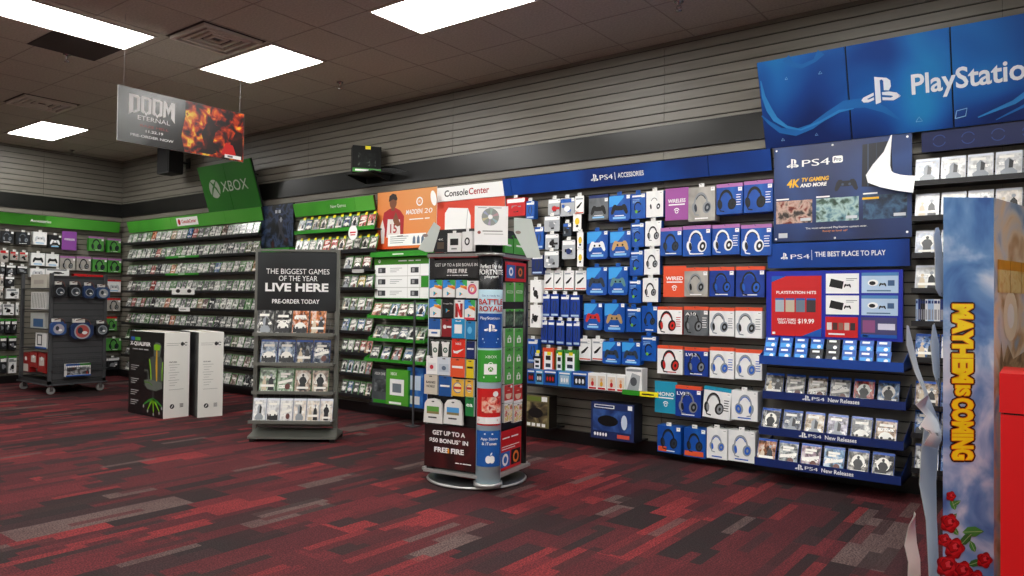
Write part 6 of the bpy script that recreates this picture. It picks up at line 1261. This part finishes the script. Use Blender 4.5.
def e2(b, x, z, w, h, y):
    b.bars([4, 4], x+w*.1, x+w*.85, z+h*.78, z+h*.83, y, PRINTW, 1); b.rect(x+w*.08, x+w*.9, z+h*.58, z+h*.6, y, PRINTW); b.rect(x+w*.08, x+w*.7, z+h*.52, z+h*.54, y, PRINTW)
    for i, (m, c) in enumerate(((M('#1c64b8'), PRINTW), (M('#141414'), M('#e87c2c')))):
        a = x+w*(.02+.50*i); b.rect(a, a+w*.44, z+h*.08, z+h*.46, y, m); b.ell(a+w*.22, z+h*.26, w*.14, w*.14, y-.0006, c, 14); b.ell(a+w*.22, z+h*.26, w*.08, w*.08, y-.001, m, 12)
ksign(KS, (500, 429, 521, 468), KH+.02, RED, [], 'lower_card_panel', e2)
# topper: black trays with packs, sheets and flaps
b = MB(); z0, z1 = TOPZ+.022, TOPZ+.20
b.box(-KH-.0, KH, -KH+.0, -KH+.02, z0+.06, z1, BK); b.box(KH-.02, KH, -KH, KH, z0+.06, z1, BK); b.box(-KH, -KH+.02, -KH, KH, z0+.06, z1, BK); b.box(-KH, KH, KH-.02, KH, z0+.06, z1, BK); b.box(-KH-.02, KH+.02, -KH-.02, KH+.02, z0-.01, z0+.01, BK)
b.box(-.18, .18, -.18, .18, z0, z0+.07, BK)
obj('topper_tray', b, r_)
TZ = TOPZ+.034
def kbox(fr, px, off, d, m, front, label, fn, name='boxed_device', rzj=0, dz=0):
    x0, x1, z0, z1 = fr.rect(*px, off); w, h = x1-x0, z1-TZ
    b = MB(); b.box(-w/2, w/2, 0, d, 0, h, m, front=front); fn(b, w, h)
    o = obj(name, b, loc=fr.w((x0+x1)/2, -off, TZ), rz=fr.rz+rzj); tag(o, label, 'box'); return o
kbox(KF, (434, 235.5, 447.5, 253), KH+.03, .025, K['k'], K['n'], 'black boxed gadget at the left on top of the kiosk', lambda b, w, h: (b.rect(-w*.25, w*.25, h*.2, h*.6, -.001, M('#5c4c3c')), b.text('4K', -w*.2, w*.2, h*.7, h*.82, -.001, PRINTW)))
kbox(KF, (447.5, 233, 461, 254), KH+.04, .03, PRINTW, PRINTW, 'white streaming box with black square device on top of the kiosk', lambda b, w, h: (b.rect(-w*.3, w*.3, h*.35, h*.7, -.001, K['k']), b.rect(-w*.2, w*.2, h*.12, h*.2, -.001, M('#888888')), b.box(-w*.12, w*.12, 0, .004, h, h*1.12, PRINTW)))
kbox(KF, (461, 231.5, 473.5, 254), KH+.05, .03, PRINTW, PRINTW, 'white box with black oval device, right on top of the kiosk', lambda b, w, h: (b.ell(0, h*.5, w*.26, h*.2, -.001, K['k'], 16), b.ell(0, h*.5, w*.14, h*.12, -.0015, PRINTW, 12), b.box(-w*.12, w*.12, 0, .004, h, h*1.14, PRINTW)), rzj=-.25)
kbox(KS, (505, 236, 513, 256), KH+.02, .02, GC, GC, 'green card pack at the left above the kiosk right side', lambda b, w, h: (b.rect(-w*.5, w*.5, h*.85, h*1, -.001, BK), b.rect(-w*.3, w*.3, h*.4, h*.5, -.001, PRINTW)), name='card_pack')
kbox(KS, (514, 236.5, 525, 257), KH+.02, .02, GC, GC, 'green card pack at the right above the kiosk right side', lambda b, w, h: (b.rect(-w*.5, w*.5, h*.85, h*1, -.001, BK), b.rect(-w*.3, w*.3, h*.4, h*.5, -.001, PRINTW)), name='card_pack')
# white paper with a printed disc, facing the viewer
kc = KF.w(cc+.03, -cc-.03, 0); va = math.atan2(kc.y-CAM.y, kc.x-CAM.x)-PI/2; PF = Fr(kc.x, kc.y, va)
x0, x1, z0, z1 = PF.rect(474.5, 206, 508, 245, .10); w, h = x1-x0, z1-z0
b = MB(); b.box(-w/2, w/2, 0, .002, 0, h, PRINTW); b.ell(-w*.03, h*.72, w*.26, w*.26, -.001, M('#c4ccc8', .15, .5), 28)
for i in range(6): a = i*PI/3+.2; b.poly([(-w*.03, h*.72), (-w*.03+w*.25*math.cos(a), h*.72+w*.25*math.sin(a)), (-w*.03+w*.25*math.cos(a+.35), h*.72+w*.25*math.sin(a+.35))], -.0014, M(['#d8b0b8', '#b8d0c0', '#b8c0e0', '#e0d8b0', '#c8b8d8', '#b0d0d8'][i], .2, .3))
b.ell(-w*.03, h*.72, w*.07, w*.07, -.0018, PRINTW, 14); b.ell(-w*.36, h*.32, w*.05, w*.05, -.001, M('#8c4c44'), 12); b.rect(-w*.26, w*.34, h*.34, h*.37, -.001, M('#9a9a96')); b.rect(-w*.22, w*.36, h*.27, h*.29, -.001, M('#b0b0ac')); b.bars([4, 6], -w*.4, w*.3, h*.94, h*.965, -.001, M('#999999'))
o = obj('paper_notice', b, loc=PF.w((x0+x1)/2, -.10, z0), rz=va); tag(o, 'white paper notice with printed disc fixed at the kiosk corner', 'paper')
c = MB(); c.tube([(0, .004, .02), (0, .05, .02), (0, .08, -(z0-TOPZ)+.02)], .004, STEEL, 5); obj('holder', c, o)
FL = M('#c2cac4', .3, var=.05)
for i, (pts, lb) in enumerate((([(418, 249), (434, 222), (440.5, 227), (433, 252), (426, 252)], 'pale angled flap standing at the left of the kiosk top'), ([(514, 217.5), (531.5, 219), (541, 257.5), (527, 258), (514, 232)], 'pale angled flap standing at the right of the kiosk top'))):
    off = -.02 if i == 0 else .05
    q = [PF.hit(px, py, off) for px, py in pts]; b = MB(); y0 = 0
    b.prism([(a, z) for a, z in q], -.002, .002, FL); b.ell(q[0][0]+(.05 if i == 0 else .03), (q[0][1]+q[1][1])/2-(0 if i == 0 else .1), .02, .012, -.003, M('#8c7c74'), 10)
    o = obj('sign_flap', b, loc=PF.w(0, -off, 0), rz=va); tag(o, lb, 'flap')

# ---------------------------------------------------------------- P: cardboard tower and red unit at the right
A, B, C_, D_, E_ = Vector((12.272, -2.012)), Vector((12.458, -1.872)), Vector((12.60, -1.25)), Vector((12.42, -1.0)), Vector((12.22, -1.45))
TH = 1.822
sky = art('tower_sky', ['#3c62a4', '#5080bc', '#6c98cc', '#a4c0e0', '#d4e0ee', '#7ca4d4'], 3.6, 4, rough=.4, dist=.6)
sky2 = art('tower_sky_warm', ['#5c84b8', '#94b4d8', '#dcdce0', '#f0dcc0', '#c8a070', '#a0b4cc'], 3.2, 3, rough=.35)
root = bpy.data.objects.new('cardboard_tower', None); COL.objects.link(root); root.location = (A.x, A.y, 0); tag(root, 'tall cardboard game display printed with cloudy blue sky and yellow lettering', 'display')
b = MB(); P5 = [A-A, B-A, C_-A, D_-A, E_-A]
vs = [(p.x, p.y, 0) for p in P5]+[(p.x, p.y, TH) for p in P5]
b.add(vs, [[1, 0, 5, 6][::-1]], sky); b.add(vs, [[1, 2, 7, 6]], sky2); b.add(vs, [[2, 3, 8, 7], [3, 4, 9, 8], [4, 0, 5, 9], [5, 6, 7, 8, 9], [4, 3, 2, 1, 0]], M('#5f7fae', .6)); obj('printed_body', b, root)
fa = math.atan2((B-A).y, (B-A).x); fw = (B-A).length; TF = Fr(A.x, A.y, fa)
b = MB()
YT = M('#fbe01e', .4, var=.1, scale=20); BT = M('#16100c', .4)
# vertical lettering: text turned clockwise (top of letters to the right)
def vtext(t, py0, py1, px0, px1, bd=3):
    z1 = TF.hit(960, py0, 0)[1]; z0 = TF.hit(960, py1, 0)[1]; xa = TF.hit(px0, 370, 0)[0]; xb = TF.hit(px1, 370, 0)[0]
    for gx, gz, yy, m in ((.010, .010, -.0012, BT), (.0035, .0035, -.0018, M('#e07018', .4)), (0, 0, -.0026, YT)):
        vs_, fs_ = text_mesh(t, bd)
        if gx:
            cc_ = [(0, 0)]+[(gx*math.cos(k*PI/4), gz*math.sin(k*PI/4)) for k in range(8)]
        else: cc_ = [(0, 0)]
        for (dx, dz) in cc_:
            b.add([(xa+(xb-xa)*v+dx, yy-abs(dx)*.01, z1-(z1-z0)*u+dz) for u, v in vs_], fs_, m)
vtext('MAYHEM', 304, 383, 952, 973); vtext('IS', 385, 396, 955, 970); vtext('COMING', 398, 460, 951.5, 973.5)
obj('lettering', b, root).rotation_euler = (0, 0, fa)
b = MB(); random.seed(21)
rose = [M('#a80f16', .45), M('#c8202a', .45), M('#7c0a10', .45), M('#d8404a', .45)]
def px2(px, py): return TF.hit(px, py, 0)
def rose_at(px, py, rad):
    x, z = px2(px, py)
    for k, (f, m) in enumerate(((1, 2), (.9, 0), (.72, 1), (.56, 2), (.46, 0), (.3, 3), (.18, 2))):
        n_ = 5; pts = [(x+rad*f*(1+.12*math.cos(n_*t+k))*math.cos(t)+rad*.06*k*math.cos(k), z+rad*f*(1+.12*math.cos(n_*t+k))*math.sin(t)+rad*.04*k) for t in [2*PI*i/30 for i in range(30)]]
        b.poly(pts, -.003-.0006*k, rose[m])
def leaf(px, py, L_, a, m):
    x, z = px2(px, py); ca, sa = math.cos(a), math.sin(a); pr = [(0, 0), (.25, .22), (.6, .24), (1, 0), (.6, -.22), (.25, -.2)]
    b.poly([(x+L_*(u*ca-v*sa), z+L_*(u*sa+v*ca)) for u, v in pr], -.0022, m); b.ribbon([(x, z), (x+L_*.9*ca, z+L_*.9*sa)], [.0012]*2, -.0026, M('#9cc48c'))
LG = M('#3c8a3c', .45); LG2 = M('#2a6a30', .45)
for q in ((952, 505, .045, .5, LG), (947, 525, .07, .9, LG2), (955, 510, .06, 1.9, LG), (962, 532, .10, .05, LG), (960, 545, .08, .8, LG2), (975, 552, .06, 2.0, LG), (968, 565, .07, .3, LG2), (958, 535, .05, 2.2, LG)): leaf(*q)
for q in ((950.5, 496, .022), (949, 523, .042), (954, 548, .045), (947, 566, .05), (962, 571, .045), (984, 560, .035), (944, 540, .03), (975, 580, .045)): rose_at(*q)
o = obj('rose_print', b, root); o.rotation_euler = (0, 0, fa)
# picture area on the receding side
fb_ = math.atan2((C_-B).y, (C_-B).x); TS = Fr(B.x, B.y, fb_)
b = MB(); bl = B-A
def sp(px0, py0, px1, py1): 
    return TS.rect(px0, py0, px1, py1, 0)
x0, x1, z0, z1 = sp(997, 261, 1022, 293); x1 = .66
b.rect(x0, x1, z0, z1, -.003, M('#e0a02c', .4, var=.2, scale=12)); b.rect(x0, x1, z0, z0+(z1-z0)*.7, -.0035, art('tower_yellow', ['#d8a02c', '#f0dc9c', '#e8c060'], 12))
for i in range(4): b.rect(x0+.01+.16*i, x0+.014+.16*i, z0, z1, -.004, M('#8c5c20'))
x, z = TS.hit(1010, 316, 0); b.ell(x, z, .10, .12, -.003, M('#f6ead0', .4), 20); b.ell(x, z, .05, .06, -.0035, PRINTW, 16)
x0, x1, z0, z1 = sp(998, 340, 1020, 372); b.poly([(x0, z0-.1), (x0+.03, z1), (x0+.06, z0+.05), (x0+.12, z1-.02), (x0+.2, z0+.06), (.6, z1-.03), (.6, z0-.1)], -.004, art('tower_ruin', ['#4c3428', '#8c6c4c', '#c8a880', '#5c4c44'], 10, 3))
o = obj('side_print', b, root); o.location = (bl.x, bl.y, 0); o.rotation_euler = (0, 0, fb_)
# red unit in front of the tower's right side
ra = YAW-PI/2
rp = CAM+ray(1000.5, 400)*3.05; RU = Fr(rp.x, rp.y, math.radians(1.5)); 
z1 = RU.hit(1012, 374, 0)[1]; zm = RU.hit(1012, 414.5, 0)[1]
RDM = M('#d01418', .35, var=.05)
b = MB(); b.box(0, .62, 0, .42, .0, zm-.004, RDM); b.box(.01, .61, .01, .41, zm-.004, zm+.004, BLACK)
o = obj('red_unit', b, loc=(rp.x, rp.y, 0.001), rz=math.radians(1.5)); tag(o, 'glossy red display unit at the right edge in front of the cardboard tower', 'display unit')
b = MB(); b.box(-.004, .624, -.004, .424, zm+.004, z1, RDM); obj('lid', b, o)
# curled white cardboard edges on the tower's left
CBD = M('#dcdcd8', .6, var=.06, scale=5); CBE = M('#8f8d86', .7)
def curl(dep, L_, R_, label, bow=.02):
    """L_ / R_: left and right outline points (pixels) top to bottom of a standing cut-out sheet"""
    p0 = CAM+ray(925, 400)*dep; fr = Fr(p0.x, p0.y, ra); l = [fr.hit(*p, 0) for p in L_]; r = [fr.hit(*p, 0) for p in R_]
    b = MB(); n_ = len(l); vs = []
    for i in range(n_):
        d = bow*math.sin(i*1.3); vs += [(l[i][0], d-.015, l[i][1]), ((l[i][0]+r[i][0])/2, d, (l[i][1]+r[i][1])/2), (r[i][0], d+.02, r[i][1])]
    fs = []
    for i in range(n_-1):
        for k in (0, 1): a = i*3+k; fs.append([a, a+3, a+4, a+1])
    b.add(vs, fs, CBD, True); b.add([(x, y+.004, z) for x, y, z in vs], [f[::-1] for f in fs], CBE, True)
    for i in range(n_-1):
        for k in (0, 2):
            a = i*3+k; b.add([vs[a], vs[a+3], tuple(Vector(vs[a+3])+Vector((0, .004, 0))), tuple(Vector(vs[a])+Vector((0, .004, 0)))], [[0, 1, 2, 3]], CBE)
    o = obj('cardboard_cutout', b, loc=(p0.x, p0.y, 0), rz=ra); tag(o, label, 'cutout')
curl(3.62, [(934, 228), (933, 236), (934, 255), (932.5, 275), (933, 289), (938, 296)], [(941, 227), (945, 240), (945.5, 255), (945.5, 275), (945.5, 289), (945, 297)], 'small white curled panel beside the tower top', .01)
curl(3.58, [(905, 325), (907, 345), (914, 372), (921, 392), (922, 415), (920, 450), (920, 485), (925, 520), (925.5, 576), (926, 600)], [(911, 326), (917, 342), (922, 368), (931, 400), (941, 425), (941, 450), (941, 485), (940, 520), (940, 576), (940, 600)], 'tall white cardboard cut-out edge with torn outline left of the tower')
curl(3.50, [(931, 325), (930, 345), (932, 372), (937, 392)], [(937, 323), (943, 345), (943, 372), (941, 394)], 'thin tan cardboard piece between the tall cut-out and the tower', .01)
curl(3.40, [(914, 514), (909, 527), (904, 545), (905, 560), (904, 576), (903, 610)], [(917, 513), (920, 527), (920.5, 545), (921, 560), (921, 576), (922, 610)], 'low torn white cardboard piece at the bottom beside the tower')
curl(3.45, [(925, 395), (917, 405), (926, 416), (916, 424), (925, 432), (922, 445)], [(931, 396), (932, 408), (941, 420), (941, 430), (941, 440), (941, 450)], 'crumpled white cardboard flaps jutting from the middle of the tall cut-out', .03)

# ---------------------------------------------------------------- light, world, view
w = bpy.data.worlds.new('world'); SC.world = w; w.use_nodes = True
w.node_tree.nodes['Background'].inputs[0].default_value = (.9, .93, 1, 1); w.node_tree.nodes['Background'].inputs[1].default_value = .3
SC.view_settings.view_transform = 'Standard'; SC.view_settings.look = 'None'; SC.view_settings.exposure = 0.18; SC.view_settings.gamma = 1.0
SC.cycles.max_bounces = 6
for k, v in USED.items():
    if len(v) > 1: print('SAME LABEL', k, v)
